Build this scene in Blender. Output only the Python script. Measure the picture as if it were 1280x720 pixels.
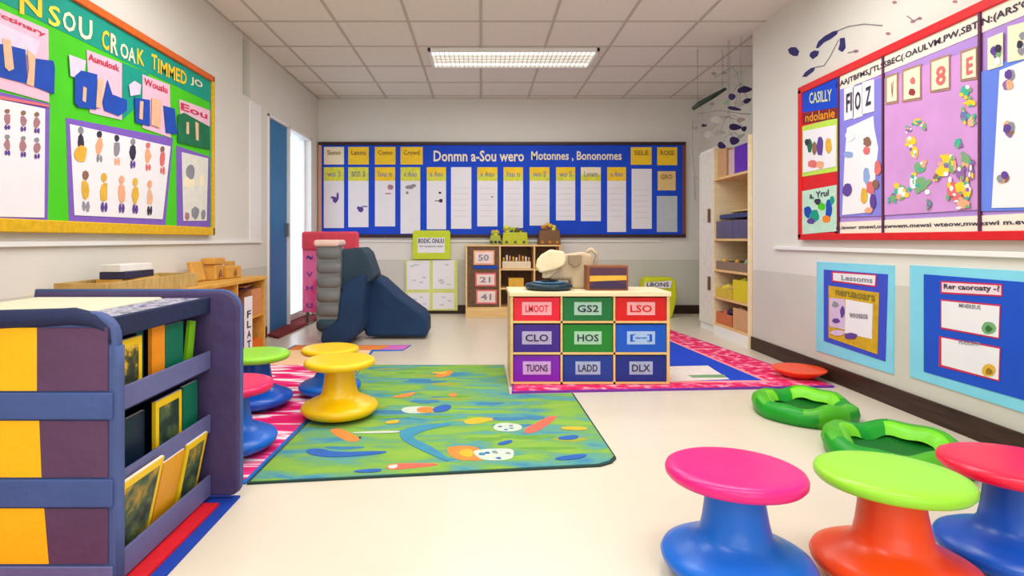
import bpy, bmesh, math, random
from mathutils import Vector, Matrix, Euler
random.seed(7)
for o in list(bpy.data.objects): bpy.data.objects.remove(o)
C = bpy.context.scene.collection
scn = bpy.context.scene
# ------------------------------------------------------------------ camera, world, light, exposure
F, CX, CY, H = 700.0, 601.0, 299.0, 0.95
cam_d = bpy.data.cameras.new('camera'); cam = bpy.data.objects.new('camera', cam_d); C.objects.link(cam)
cam_d.sensor_width = 36; cam_d.lens = 36 * F / 1280
cam_d.shift_x = (640 - CX) / 1280; cam_d.shift_y = (CY - 360) / 1280
cam_d.clip_start = .05
cam.location = (0, 0, H); cam.rotation_euler = (math.pi / 2, 0, 0)
scn.camera = cam
scn.view_settings.view_transform = 'Standard'; scn.view_settings.look = 'None'
scn.view_settings.gamma = 1; scn.view_settings.use_curve_mapping = False
scn.view_settings.exposure = -0.12
w = bpy.data.worlds.new('sky'); scn.world = w; w.use_nodes = True
bg = w.node_tree.nodes['Background']; bg.inputs[0].default_value = (.82, .91, 1, 1); bg.inputs[1].default_value = 3.5
LAMP_W = 24.0
def area_light(name, loc, sx, sy, power, col=(1, .995, .985), rot=(0, 0, 0)):
    l = bpy.data.lights.new(name, 'AREA'); l.shape = 'RECTANGLE'; l.size = sx; l.size_y = sy
    l.energy = power; l.color = col
    o = bpy.data.objects.new(name, l); o.location = loc; o.rotation_euler = rot; C.objects.link(o); return o
XL, XR, XA, YB, YN, ZC = -2.08, 2.35, 2.82, 7.15, -3.0, 2.75
for i, (lx, ly) in enumerate([(.31, 5.52), (.3, 3.1), (-.8, .9), (.9, .9), (-1.0, -1.6), (1.1, -1.6), (-.95, 3.1), (1.2, 3.1)]):
    area_light('lamp_and_fill_light', (lx, ly, ZC - .06), 1.6 if i < 2 else 1.2, .5, LAMP_W * (1.15 if i == 0 else 1))  # first one belongs to the visible fixture, the rest are added unseen fill lamps
area_light('rear_fill_light', (0.1, YN + .15, 1.5), 3.6, 1.7, 48, (.96, .98, 1), (math.pi / 2, 0, 0))  # added fill light behind the camera, standing in for a window

# ------------------------------------------------------------------ materials
def lin(c):
    return tuple(((v / 255) / 12.92 if v / 255 <= .04045 else ((v / 255 + .055) / 1.055) ** 2.4) for v in c)
MATS = {}
def mat(name, rgb, rough=.55, var=.06, scale=18, bump=0.0, bscale=60, metal=0, spec=.4, coat=0):
    if name in MATS: return MATS[name]
    m = bpy.data.materials.new(name); m.use_nodes = True; nt = m.node_tree; b = nt.nodes['Principled BSDF']
    c = lin(rgb)
    b.inputs['Roughness'].default_value = rough; b.inputs['Metallic'].default_value = metal
    b.inputs['Specular IOR Level'].default_value = spec; b.inputs['Coat Weight'].default_value = coat
    tc = nt.nodes.new('ShaderNodeTexCoord')
    n = nt.nodes.new('ShaderNodeTexNoise'); n.inputs['Scale'].default_value = scale; n.inputs['Detail'].default_value = 3
    nt.links.new(tc.outputs['Object'], n.inputs['Vector'])
    r = nt.nodes.new('ShaderNodeValToRGB')
    r.color_ramp.elements[0].position = .3; r.color_ramp.elements[1].position = .7
    r.color_ramp.elements[0].color = tuple(max(0, v * (1 - var)) for v in c) + (1,)
    r.color_ramp.elements[1].color = tuple(min(1, v * (1 + var)) for v in c) + (1,)
    nt.links.new(n.outputs['Fac'], r.inputs['Fac']); nt.links.new(r.outputs['Color'], b.inputs['Base Color'])
    if bump:
        n2 = nt.nodes.new('ShaderNodeTexNoise'); n2.inputs['Scale'].default_value = bscale
        nt.links.new(tc.outputs['Object'], n2.inputs['Vector'])
        bp = nt.nodes.new('ShaderNodeBump'); bp.inputs['Strength'].default_value = bump; bp.inputs['Distance'].default_value = .01
        nt.links.new(n2.outputs['Fac'], bp.inputs['Height']); nt.links.new(bp.outputs['Normal'], b.inputs['Normal'])
    MATS[name] = m; return m
def ramp_mat(name, stops, vscale, nscale=1.0, detail=3, rough=.8, kind='noise', distort=0.0, rot=0.0, bump=0):
    """stops: [(pos, rgb)]; object coordinates scaled by vscale feed a noise/wave texture"""
    m = bpy.data.materials.new(name); m.use_nodes = True; nt = m.node_tree; b = nt.nodes['Principled BSDF']
    b.inputs['Roughness'].default_value = rough; b.inputs['Specular IOR Level'].default_value = .3
    tc = nt.nodes.new('ShaderNodeTexCoord'); mp = nt.nodes.new('ShaderNodeMapping')
    mp.inputs['Scale'].default_value = vscale; mp.inputs['Rotation'].default_value = (0, 0, rot)
    nt.links.new(tc.outputs['Object'], mp.inputs['Vector'])
    if kind == 'noise':
        n = nt.nodes.new('ShaderNodeTexNoise'); n.inputs['Detail'].default_value = detail; n.inputs['Distortion'].default_value = distort
        out = n.outputs['Fac']
    elif kind == 'voronoi':
        n = nt.nodes.new('ShaderNodeTexVoronoi')
        sp = nt.nodes.new('ShaderNodeSeparateColor'); nt.links.new(n.outputs['Color'], sp.inputs[0]); out = sp.outputs[0]
    else:
        n = nt.nodes.new('ShaderNodeTexWave'); n.inputs['Distortion'].default_value = distort; n.inputs['Detail'].default_value = detail
        out = n.outputs['Fac']
    n.inputs['Scale'].default_value = nscale
    nt.links.new(mp.outputs['Vector'], n.inputs['Vector'])
    r = nt.nodes.new('ShaderNodeValToRGB'); e = r.color_ramp.elements
    while len(e) < len(stops): e.new(.5)
    for i, (p, c) in enumerate(stops): e[i].position = p; e[i].color = lin(c) + (1,)
    nt.links.new(out, r.inputs['Fac']); nt.links.new(r.outputs['Color'], b.inputs['Base Color'])
    if bump:
        bp = nt.nodes.new('ShaderNodeBump'); bp.inputs['Strength'].default_value = bump; bp.inputs['Distance'].default_value = .01
        nt.links.new(out, bp.inputs['Height']); nt.links.new(bp.outputs['Normal'], b.inputs['Normal'])
    MATS[name] = m; return m
def emis(name, rgb, s):
    m = bpy.data.materials.new(name); m.use_nodes = True; b = m.node_tree.nodes['Principled BSDF']
    b.inputs['Base Color'].default_value = lin(rgb) + (1,)
    b.inputs['Emission Color'].default_value = lin(rgb) + (1,); b.inputs['Emission Strength'].default_value = s
    MATS[name] = m; return m
wallp = mat('wall_paint', (224, 221, 213), .75, .015, 3, .05, 220)
wainp = mat('wainscot_paint', (205, 203, 192), .7, .02, 3, .05, 220)
ceilp = mat('ceiling_tile', (236, 230, 220), .9, .03, 40, .15, 300)
gridp = mat('ceiling_grid_metal', (196, 188, 176), .6, .02)
baseb = ramp_mat('dark_skirting', [(.3, (38, 24, 18)), (.7, (66, 44, 34))], (2, 2, 30), 2, rough=.4)
floorp = mat('vinyl_floor', (223, 211, 192), .28, .018, 6, .02, 8, spec=.5)
white = mat('white_gloss', (240, 240, 238), .4, .01)
paper = mat('white_paper', (236, 234, 240), .8, .012, 8)
paperg = mat('grey_paper', (190, 200, 205), .8, .06, 12)
cream = mat('cream_paper', (244, 232, 200), .8, .03, 10)
pinkp = mat('pink_paper', (238, 190, 212), .8, .03)
yel = mat('yellow_card', (250, 206, 40), .7, .08, 12)
yelg = mat('yellow_green_card', (222, 222, 70), .7, .12, 16)
blueb = mat('board_blue_backing', (8, 70, 205), .75, .06, 6)
green = mat('board_green_backing', (70, 200, 18), .75, .05, 6)
teal = mat('teal_banner', (0, 152, 132), .75, .06, 8)
redf = mat('red_frame', (214, 22, 30), .5, .06)
dkfr = mat('dark_wood_frame', (52, 30, 34), .5, .1, 30)
orfr = mat('orange_wood_frame', (214, 98, 22), .5, .1, 30)
yefr = mat('yellow_wood_frame', (222, 176, 20), .5, .12, 40)
wood = ramp_mat('birch_wood', [(.25, (222, 178, 112)), (.75, (240, 205, 145))], (1, 12, 12), 3, rough=.45)
woodl = ramp_mat('pale_birch', [(.25, (232, 212, 168)), (.75, (244, 228, 190))], (1, 8, 12), 3, rough=.45)
woody = ramp_mat('honey_wood', [(.25, (205, 148, 58)), (.75, (228, 176, 84))], (10, 2, 10), 3, rough=.45)
brown = ramp_mat('brown_board', [(.3, (92, 66, 46)), (.7, (120, 90, 64))], (8, 2, 8), 3, rough=.6)
card = mat('cardboard', (204, 160, 116), .85, .06, 30)
navy = mat('navy_fabric', (26, 36, 74), .75, .12, 9, .35, 26)
blind = mat('slate_blue_binding', (70, 88, 140), .7, .08, 9, .2, 60)
strapm = mat('lilac_blue_strap', (98, 100, 150), .55, .08, 8, .2, 50)
strapb = mat('blue_grey_strap', (62, 84, 142), .6, .08, 8, .2, 50)
purpf = mat('plum_fabric', (88, 58, 92), .7, .08, 8, .3, 30)
purpd = mat('dark_violet_fabric', (70, 56, 100), .65, .14, 7, .6, 14)
yelf = mat('yellow_fabric', (252, 184, 4), .7, .03, 8, .15, 60)
liner = ramp_mat('floral_lining', [(.38, (96, 84, 130)), (.46, (186, 180, 200)), (.54, (170, 164, 184)), (.62, (90, 112, 100))], (1, 1, 1), 34, rough=.8)
ink = mat('dark_ink', (52, 44, 70), .7, .1)
inkg = mat('grey_ink', (140, 140, 150), .7, .1)
inkp = mat('purple_ink', (96, 64, 150), .7, .1)
inkr = mat('red_ink', (205, 40, 80), .7, .1)
skin = mat('tan_print', (232, 184, 150), .7, .08)
gold = mat('gold_print', (226, 176, 60), .7, .1)
purpb = mat('purple_border_card', (126, 92, 190), .75, .06)
blueB = mat('bright_blue_print', (14, 70, 176), .7, .12, 12)
dkgreen = mat('dark_green_print', (8, 110, 70), .7, .15, 12)
limec = mat('lime_card', (200, 216, 50), .7, .05)
black = mat('black_rubber', (22, 20, 22), .6, .1)
steel = mat('brushed_steel', (150, 145, 140), .35, .05, metal=1)

# ------------------------------------------------------------------ helpers
def pt(px, py, Y): return Vector(((px - CX) / F * Y, Y, H - (py - CY) / F * Y))
def LW(px, py, off=0): X = XL + off; return pt(px, py, F * X / (px - CX))
def RW(px, py, off=0): X = XR - off; return pt(px, py, F * X / (px - CX))
def BW(px, py, off=0): return pt(px, py, YB - off)
def FL(px, py, z=0): Y = (H - z) * F / (py - CY); return Vector(((px - CX) / F * Y, Y, z))
NORM = {LW: Vector((1, 0, 0)), RW: Vector((-1, 0, 0)), BW: Vector((0, -1, 0)), FL: Vector((0, 0, 1))}
def wloc(o):
    v = Vector((0, 0, 0))
    while o is not None: v = v + o.location; o = o.parent
    return v
def tag(o, label, cat, group=None):
    o['label'] = label; o['category'] = cat
    if group: o['group'] = group
    return o
def thing(name, label, cat, loc=(0, 0, 0), group=None, rz=0):
    o = bpy.data.objects.new(name, None); o.empty_display_size = .05; C.objects.link(o); o.location = loc; o.rotation_euler = (0, 0, rz)
    return tag(o, label, cat, group)
class MB:
    def __init__(s): s.lift = 0; s.v = []; s.f = []; s.m = []; s.sm = []; s.mats = []
    def mi(s, m):
        if m not in s.mats: s.mats.append(m)
        return s.mats.index(m)
    def add(s, vs, fs, m, smooth=False):
        b = len(s.v); s.v += [Vector(v) for v in vs]; i = s.mi(m)
        for f in fs: s.f.append([b + k for k in f]); s.m.append(i); s.sm.append(smooth)
        return s
    def prism(s, pts, n, t, m):
        n = Vector(n) * t; k = len(pts); vs = [Vector(p) for p in pts] + [Vector(p) + n for p in pts]
        nor = Vector((0, 0, 0))
        for i in range(k): nor += Vector(pts[i]).cross(Vector(pts[(i + 1) % k]))
        fs = [list(range(k, 2 * k)), list(range(k))[::-1]] + [[i, (i + 1) % k, k + (i + 1) % k, k + i] for i in range(k)]
        if nor.dot(n) < 0: fs = [f[::-1] for f in fs]
        return s.add(vs, fs, m)
    def box(s, x0, x1, y0, y1, z0, z1, m):
        x0, x1 = min(x0, x1), max(x0, x1); y0, y1 = min(y0, y1), max(y0, y1)
        return s.prism([(x0, y0, z0), (x1, y0, z0), (x1, y1, z0), (x0, y1, z0)], (0, 0, 1), z1 - z0, m)
    def obox(s, c, size, rot, m):
        M = Euler(rot).to_matrix(); c = Vector(c); hx, hy, hz = [d / 2 for d in size]
        vs = [c + M @ Vector((a * hx, b * hy, d * hz)) for d in (-1, 1) for a, b in ((-1, -1), (1, -1), (1, 1), (-1, 1))]
        return s.add(vs, [[3, 2, 1, 0], [4, 5, 6, 7], [0, 1, 5, 4], [1, 2, 6, 5], [2, 3, 7, 6], [3, 0, 4, 7]], m)
    def tube(s, path, r, m, n=8):
        path = [Vector(p) for p in path]; vs = []; fs = []
        for i, p in enumerate(path):
            d = (path[min(i + 1, len(path) - 1)] - path[max(i - 1, 0)]).normalized()
            a = d.orthogonal().normalized() if i == 0 else (a - d * a.dot(d)).normalized()
            b = d.cross(a); rr = r[i] if isinstance(r, (list, tuple)) else r
            vs += [p + (a * math.cos(2 * math.pi * k / n) + b * math.sin(2 * math.pi * k / n)) * rr for k in range(n)]
        for i in range(len(path) - 1):
            fs += [[i * n + k, i * n + (k + 1) % n, (i + 1) * n + (k + 1) % n, (i + 1) * n + k] for k in range(n)]
        fs += [list(range(n))[::-1], list(range((len(path) - 1) * n, len(path) * n))]
        return s.add(vs, fs, m, True)
    def lathe(s, prof, m, c=(0, 0, 0), n=48, rf=None, zf=None, mf=None):
        c = Vector(c); vs = []; k = len(prof)
        for j in range(n):
            a = 2 * math.pi * j / n
            for q, (r, z) in enumerate(prof):
                rr = r * (rf(a, q) if rf else 1); zz = z + (zf(a, q) if zf else 0)
                vs.append(c + Vector((rr * math.cos(a), rr * math.sin(a), zz)))
        for j in range(n):
            fs = [[j * k + q, ((j + 1) % n) * k + q, ((j + 1) % n) * k + q + 1, j * k + q + 1] for q in range(k - 1)]
            if j == 0: s.add(vs, [], m); base = len(s.v) - len(vs)
            for q, f in enumerate(fs):
                mm = mf(2 * math.pi * (j + .5) / n, q) if mf else m
                s.f.append([base + x for x in f]); s.m.append(s.mi(mm)); s.sm.append(True)
        return s
    def blob(s, plane, px, py, rx, ry, off, m, n=12, jag=.14, t=.0008):
        s.lift += 1; off = off + .00004 * s.lift; pts = []
        for i in range(n):
            a = 2 * math.pi * i / n; q = 1 + random.uniform(-jag, jag)
            pts.append(plane(px + rx * q * math.cos(a), py + ry * q * math.sin(a), off))
        return s.prism(pts, NORM[plane], t, m)
    def quad(s, plane, pix, off, m, t=.002):
        return s.prism([plane(x, y, off) for x, y in pix], NORM[plane], t, m)
    def text(s, txt, bl, br, tl, m, lift=.001, t=.001):
        cu = bpy.data.curves.new('lettering', 'FONT'); cu.body = txt; cu.extrude = 0; cu.resolution_u = 2
        cu.offset = 0.02
        o = bpy.data.objects.new('lettering', cu); C.objects.link(o)
        me = o.to_mesh(); vs = [v.co.copy() for v in me.vertices]; fs = [list(p.vertices) for p in me.polygons]
        o.to_mesh_clear(); bpy.data.objects.remove(o); bpy.data.curves.remove(cu)
        if not vs: return s
        x0 = min(v.x for v in vs); x1 = max(v.x for v in vs); y0 = min(v.y for v in vs); y1 = max(v.y for v in vs)
        bl, br, tl = Vector(bl), Vector(br), Vector(tl); u = br - bl; v_ = tl - bl; n = u.cross(v_).normalized()
        P = [bl + u * ((v.x - x0) / (x1 - x0)) + v_ * ((v.y - y0) / (y1 - y0)) + n * (lift + t) for v in vs]
        return s.add(P, fs, m)
    def wtext(s, plane, txt, x0, x1, yt0, yb0, yb1, off, m):
        return s.text(txt, plane(x0, yb0, off), plane(x1, yb1, off), plane(x0, yt0, off), m)
    def build(s, name, parent=None, bevel=0, seg=2, subsurf=0):
        if parent is None:
            xs = [v.x for v in s.v]; ys = [v.y for v in s.v]; zs = [v.z for v in s.v]
            org = Vector(((min(xs) + max(xs)) / 2, (min(ys) + max(ys)) / 2, min(zs)))
        else: org = wloc(parent)
        me = bpy.data.meshes.new(name); me.from_pydata([tuple(v - org) for v in s.v], [], s.f)
        for m in s.mats: me.materials.append(m)
        for p, i, sm in zip(me.polygons, s.m, s.sm): p.material_index = i; p.use_smooth = sm
        me.update()
        o = bpy.data.objects.new(name, me); C.objects.link(o)
        if parent is None: o.location = org
        else: o.parent = parent
        if bevel:
            b = o.modifiers.new('bevel', 'BEVEL'); b.width = bevel; b.segments = seg; b.limit_method = 'ANGLE'
        if subsurf:
            b = o.modifiers.new('sub', 'SUBSURF'); b.levels = subsurf; b.render_levels = subsurf
        return o
def struct(mb, name, **k):
    o = mb.build(name, **k); o['kind'] = 'structure'; return o
def copy_thing(root, loc, rz=0, label=None):
    r = root.copy(); C.objects.link(r); r.location = loc; r.rotation_euler = (0, 0, rz)
    if label: r['label'] = label
    for ch in list(root.children):
        c = ch.copy(); C.objects.link(c); c.parent = r
        for g in list(ch.children):
            d = g.copy(); C.objects.link(d); d.parent = c
    return r
def pic(plane, pix, off, m, label, cat, name, group=None, parts=None, t=.002):
    """a flat sheet pinned to a wall as its own thing"""
    o = MB().quad(plane, pix, off, m, t).build(name)
    return tag(o, label, cat, group)

# ------------------------------------------------------------------ the room
struct(MB().box(XL - .1, XA + .1, YN - .1, YB + .1, -.1, 0, floorp), 'floor')
struct(MB().box(XL - .1, XA + .1, YN - .1, YB + .1, ZC, ZC + .1, ceilp), 'ceiling')
g = MB()
x = -1.8
while x < XA:
    if x > XL: g.box(x - .011, x + .011, YN, YB, ZC - .006, ZC, gridp)
    x += .6
y = 4.62 - 12 * .6
while y < YB:
    g.box(XL, XA, y - .011, y + .011, ZC - .005, ZC, gridp); y += .6
g.box(XL, XL + .02, YN, YB, ZC - .006, ZC, gridp); g.box(XL, XA, YB - .02, YB, ZC - .006, ZC, gridp)
struct(g, 'trim_ceiling')
WZ = .69
def wall_seg(mb, x0, x1, y0, y1, z0=0, z1=ZC):
    if z0 < WZ: mb.box(x0, x1, y0, y1, z0, min(WZ, z1), wainp)
    if z1 > WZ: mb.box(x0, x1, y0, y1, max(WZ, z0), z1, wallp)
DY0, DY1, DZ = 5.46, 6.86, 2.18     # doorway in the left wall
lw = MB()
wall_seg(lw, XL - .16, XL, YN, 4.89); wall_seg(lw, XL - .16, XL, 5.06, DY0)
wall_seg(lw, XL - .16, XL, 4.89, 5.06, 0, 2.22); wall_seg(lw, XL - .16, XL - .09, 4.89, 5.06, 2.22, ZC)
wall_seg(lw, XL - .16, XL, DY0, DY1, DZ, ZC); wall_seg(lw, XL - .16, XL, DY1, YB)
struct(lw, 'wall_left')
wb = MB(); wall_seg(wb, XL - .16, XA + .1, YB, YB + .1); struct(wb, 'wall_back')
wr = MB(); wall_seg(wr, XR, XA + .1, YN, 4.84); wall_seg(wr, XA, XA + .1, 4.84, YB); struct(wr, 'wall_right')
wn = MB(); wall_seg(wn, XL - .16, XA + .1, YN - .1, YN); struct(wn, 'wall_front')
# skirting
struct(MB().box(XR - .018, XR, YN, 4.84, 0, .11, baseb), 'baseboard_right', bevel=.004)
struct(MB().box(XL, XL + .018, YN, DY0 - .05, 0, .11, baseb), 'baseboard_left', bevel=.004)
struct(MB().box(XL + .02, XA, YB - .018, YB, 0, .11, baseb), 'baseboard_back', bevel=.004)
# picture ledges below the boards
struct(MB().box(XR - .022, XR, 1.0, 4.45, .868, .895, white), 'trim_1', bevel=.004)
struct(MB().box(XL, XL + .022, 1.0, 5.28, .915, .94, white).box(XL, XL + .012, 5.02, 5.28, .94, 2.2, white), 'trim_2', bevel=.004)
struct(MB().box(XL + .1, 2.3, YB - .02, YB, .915, .935, white), 'trim_3', bevel=.004)
# door in the left wall: blue leaf and glazed light
dblue = mat('door_blue', (30, 118, 178), .45, .05)
d = struct(MB().box(XL - .06, XL - .015, DY0 + .03, 6.05, .01, DZ - .03, dblue), 'door_1', bevel=.004)
MB().box(XL - .015, XL + .03, 5.98, 6.0, .98, 1.12, steel).build('door_handle', d, bevel=.004)
fr = MB()
for a, b in ((DY0, DY0 + .03), (DY1 - .03, DY1), (6.055, 6.09)): fr.box(XL - .14, XL + .012, a, b, 0, DZ, white)
fr.box(XL - .14, XL + .012, DY0, DY1, DZ - .03, DZ, white)
struct(fr, 'door_2', bevel=.003)
glass = bpy.data.materials.new('clear_glass'); glass.use_nodes = True
gb = glass.node_tree.nodes['Principled BSDF']; gb.inputs['Transmission Weight'].default_value = 1; gb.inputs['Roughness'].default_value = .02; gb.inputs['IOR'].default_value = 1.05
wo = struct(MB().box(XL - .08, XL - .06, 6.09, 6.11, .01, DZ - .03, white).box(XL - .08, XL - .06, 6.81, 6.83, .01, DZ - .03, white).box(XL - .08, XL - .06, 6.11, 6.81, .01, .1, white), 'window_1')
MB().box(XL - .073, XL - .069, 6.11, 6.81, .1, DZ - .03, glass).build('pane', wo)
paving = mat('pale_paving', (215, 222, 230), .9, .05)
struct(MB().box(XL - 9, XL - .17, 2, 14, -.06, -.02, paving), 'floor_outside')

# ------------------------------------------------------------------ ceiling light
t = thing('ceiling_light', 'long recessed fluorescent ceiling light with a silvery louvre', 'ceiling light', (.31, 5.52, ZC - .05))
x0, x1, y0, y1 = -.5, 1.12, 5.26, 5.79
fm = MB()
for a in ((x0, x1, y0, y0 + .03), (x0, x1, y1 - .03, y1), (x0, x0 + .03, y0, y1), (x1 - .03, x1, y0, y1)): fm.box(*a, ZC - .035, ZC - .001, white)
fm.build('frame', t, bevel=.003)
MB().box(x0 + .03, x1 - .03, y0 + .03, y1 - .03, ZC - .012, ZC - .002, emis('lamp_diffuser', (255, 250, 238), 1.3)).build('diffuser', t)
lv = MB(); k = x0 + .06
louv = mat('louvre_aluminium', (210, 208, 204), .3, .05, metal=.6)
while k < x1 - .04: lv.box(k, k + .004, y0 + .03, y1 - .03, ZC - .034, ZC - .012, louv); k += .045
for yy in (5.44, 5.525, 5.61): lv.box(x0 + .03, x1 - .03, yy, yy + .005, ZC - .034, ZC - .012, louv)
lv.build('louvre', t)

# frames dressing the added fill lamps and the added rear fill light, all unseen
hm_ = MB()
for i, (lx, ly) in enumerate([(.3, 3.1), (-.8, .9), (.9, .9), (-1.0, -1.6), (1.1, -1.6), (-.95, 3.1), (1.2, 3.1)]):
    hx = .8 if i == 0 else .6
    for a in ((lx - hx - .03, lx + hx + .03, ly - .28, ly - .25), (lx - hx - .03, lx + hx + .03, ly + .25, ly + .28), (lx - hx - .03, lx - hx, ly - .25, ly + .25), (lx + hx, lx + hx + .03, ly - .25, ly + .25)): hm_.box(*a, ZC - .07, ZC - .001, white)
struct(hm_, 'fill_lamp_frames')
wm_ = MB()
for a in ((-1.76, 1.96, .59, .65), (-1.76, 1.96, 2.35, 2.41), (-1.76, -1.70, .65, 2.35), (1.90, 1.96, .65, 2.35)): wm_.box(a[0], a[1], YN + .002, YN + .17, a[2], a[3], white)
struct(wm_, 'rear_fill_frame')  # made-up window frame around the rear fill light

# ------------------------------------------------------------------ back bulletin board
bo = .035
b = thing('bulletin_board', 'wide blue bulletin board with dark frame across the back wall', 'bulletin board', BW(628, 296))
MB().quad(BW, [(402, 181), (854, 181), (854, 294), (402, 294)], 0, blueb, .03).build('backing', b)
f = MB()
f.quad(BW, [(399, 178), (856, 178), (856, 182), (399, 182)], 0, dkfr, .045); f.quad(BW, [(399, 293), (856, 293), (856, 297), (399, 297)], 0, dkfr, .045)
f.quad(BW, [(399, 182), (403, 182), (403, 293), (399, 293)], 0, mat('salmon_wood', (214, 160, 130)), .045)
f.quad(BW, [(852, 182), (856, 182), (856, 293), (852, 293)], 0, mat('red_brown_wood', (130, 72, 48)), .045)
f.build('frame', b, bevel=.004)
MB().wtext(BW, 'Donmn a-Sou wero', 542, 655, 188, 202, 202, .0325, cream).build('title', b)
MB().wtext(BW, 'Motonnes , Bononomes', 664, 777, 189, 202, 202, .0325, cream).build('title', b)
sheets = [(404.8, 430, 209, 285, 'g', 'lilac bird doodle'), (435.3, 460.7, 209, 284, 'g', 'low purple doodle'), (468.7, 494, 209, 283, 'y', 'reddish doodle'),
          (500.7, 525.3, 209, 292, 'g', 'grey scribble'), (533.5, 557.6, 209, 286.6, 'm', 'two dark specks'), (563.8, 589.2, 209, 286, 'n', 'no yellow heading'),
          (596.6, 621.8, 209, 283, 'm', 'one tiny speck'), (629.4, 653.8, 209, 285, 'm', 'pale lettering'), (662, 686.8, 209, 282, 'm', 'pink lettering'),
          (695, 719, 209, 275.5, 'm', 'a short foot'), (726, 751, 209, 276.4, 'w', 'a pale upper heading'), (759, 782.5, 209, 290, 'y', 'faint ruled lines'),
          (789.5, 814.7, 211, 286, 'n', 'plain pale lilac top'), (821, 846.5, 245, 290, 'z', 'grey-green tint')]
ordn = ['first', 'second', 'third', 'fourth', 'fifth', 'sixth', 'seventh', 'eighth', 'ninth', 'tenth', 'eleventh', 'twelfth', 'thirteenth', 'last']
for i, (a, c, yt, yb, kd, dsc) in enumerate(sheets):
    p = tag(MB().quad(BW, [(a, yt), (c, yt), (c, yb), (a, yb)], .031, paperg if kd == 'z' else paper).build('paper_sheet'),
            ('%s tall white sheet from the left on blue board, with %s' % (ordn[i], dsc)) if kd != 'z' else 'short grey-green sheet at the lower right end of the blue board', 'paper', 'sheets pinned in a row on the blue board')
    if kd in 'gymw':
        hm = MB(); top = yel if kd in 'ym' else (yelg if kd == 'g' else cream)
        hm.quad(BW, [(a, yt), (c, yt), (c, yt + 9), (a, yt + 9)], .0335, top, .0008)
        hm.quad(BW, [(a, yt + 9), (c, yt + 9), (c, yt + 17), (a, yt + 17)], .0335, yel if kd == 'y' else yelg, .0008)
        hm.wtext(BW, random.choice(['Lonam', 'e Ano', 'wo S', 'Iou n', 'ann a']), a + 4, c - 4, yt + 5, yt + 12, yt + 12, .0345, inkg)
        hm.build('heading', p)
    dm = MB()
    if i == 0:
        for bx, by, rx, ry in ((419, 250, 3, 4), (422, 245, 1.5, 5), (416, 247, 3, 1.5)): dm.blob(BW, bx, by, rx, ry, .0335, inkp)
    if i == 1:
        for bx, by, rx, ry in ((451, 262, 3.4, 3.4), (448, 260, 2, 2), (456, 258, 4, .8)): dm.blob(BW, bx, by, rx, ry, .0335, inkp)
    if i == 2:
        for bx, by, rx, ry in ((488, 234, 4, 3.5), (485, 242, 4, .8)): dm.blob(BW, bx, by, rx, ry, .0335, mat('rose_ink', (170, 120, 130)))
    if i == 3:
        for bx, by, rx, ry in ((512, 234, 6, 2.5), (517, 232, 3, 2), (509, 241, 2, 1.8)): dm.blob(BW, bx, by, rx, ry, .0335, inkg)
    if i == 4:
        for bx, by, rx, ry in ((550, 241, 1.8, 1.5), (551, 251, 2.5, 2.5), (547, 251, 4, .6)): dm.blob(BW, bx, by, rx, ry, .0335, ink)
    if i == 6: dm.blob(BW, 615, 246, 1.5, 1, .0335, inkg)
    if i >= 5:
        for q in range(6): yy = yt + 26 + q * 7; dm.quad(BW, [(a + 3, yy), (c - 3, yy), (c - 3, yy + .5), (a + 3, yy + .5)], .0335, mat('faint_rule', (208, 200, 212)), .0005) if yy < yb - 4 else None
    if dm.v: dm.build('drawing', p)
for i, (a, c, yt, yb, m, d_) in enumerate([(405, 430, 183.7, 205.7, cream, 'pale cream card in the top left corner of the blue board'), (435.3, 461, 183.7, 205.7, yel, 'yellow card second along the top of the blue board'),
        (468.7, 494.4, 183.7, 205.7, yel, 'yellow card third along the top of the blue board'), (500.7, 528.5, 183.7, 205.7, yel, 'wide yellow card just left of the blue board title'),
        (788.5, 814.5, 184, 206, yel, 'yellow card just right of the blue board title'), (821.5, 846.5, 184, 206.5, yel, 'yellow card in the top right corner of the blue board'),
        (822, 844.5, 214, 238, mat('sand_card', (232, 200, 130)), 'sandy card framed dark under the top right yellow card')]):
    p = tag(MB().quad(BW, [(a, yt), (c, yt), (c, yb), (a, yb)], .031, m).build('title_card'), d_, 'card', 'cards along the top of the blue board')
    MB().wtext(BW, ['Sono', 'Lanou', 'Como', 'Crowd', 'SELE', 'ROSE', 'GRO'][i], a + 4, c - 4, yt + 4, yt + 10, yt + 10, .0335, mat('ochre_ink', (150, 110, 30))).build('lettering', p)

# ------------------------------------------------------------------ left bulletin board
lo = .03
LT = lambda x: None
b = thing('bulletin_board', 'large green and teal bulletin board framed in orange and yellow on left wall', 'bulletin board', (XL, 3.2, .99))
zt, zb_, ya, yb_ = 2.18, 1.01, 1.7, 4.25
MB().box(XL, XL + lo, ya, yb_, zb_, zt, green).build('backing', b)
tb = MB().prism([(XL + lo, ya, 1.955), (XL + lo, yb_, 1.985), (XL + lo, yb_, zt - .03), (XL + lo, ya, zt - .03)], (1, 0, 0), .002, teal)
tb.build('banner', b)
tb = MB().prism([LW(x_, y_, lo) for x_, y_ in ((152, 78), (186, 92), (180, 124), (153, 150))], (1, 0, 0), .0015, teal); tb.prism([LW(x_, y_, lo) for x_, y_ in ((262, 105), (266, 107), (266, 287), (262, 287))], (1, 0, 0), .0015, teal)
tb.build('teal_panel', b)
f = MB().box(XL, XL + .05, ya, yb_ + .03, zt - .035, zt + .01, orfr).box(XL, XL + .05, ya, yb_ + .03, zb_ - .03, zb_ + .03, yefr).box(XL, XL + .05, yb_, yb_ + .03, zb_ - .03, zt, yefr)
f.build('frame', b, bevel=.005)
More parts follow.
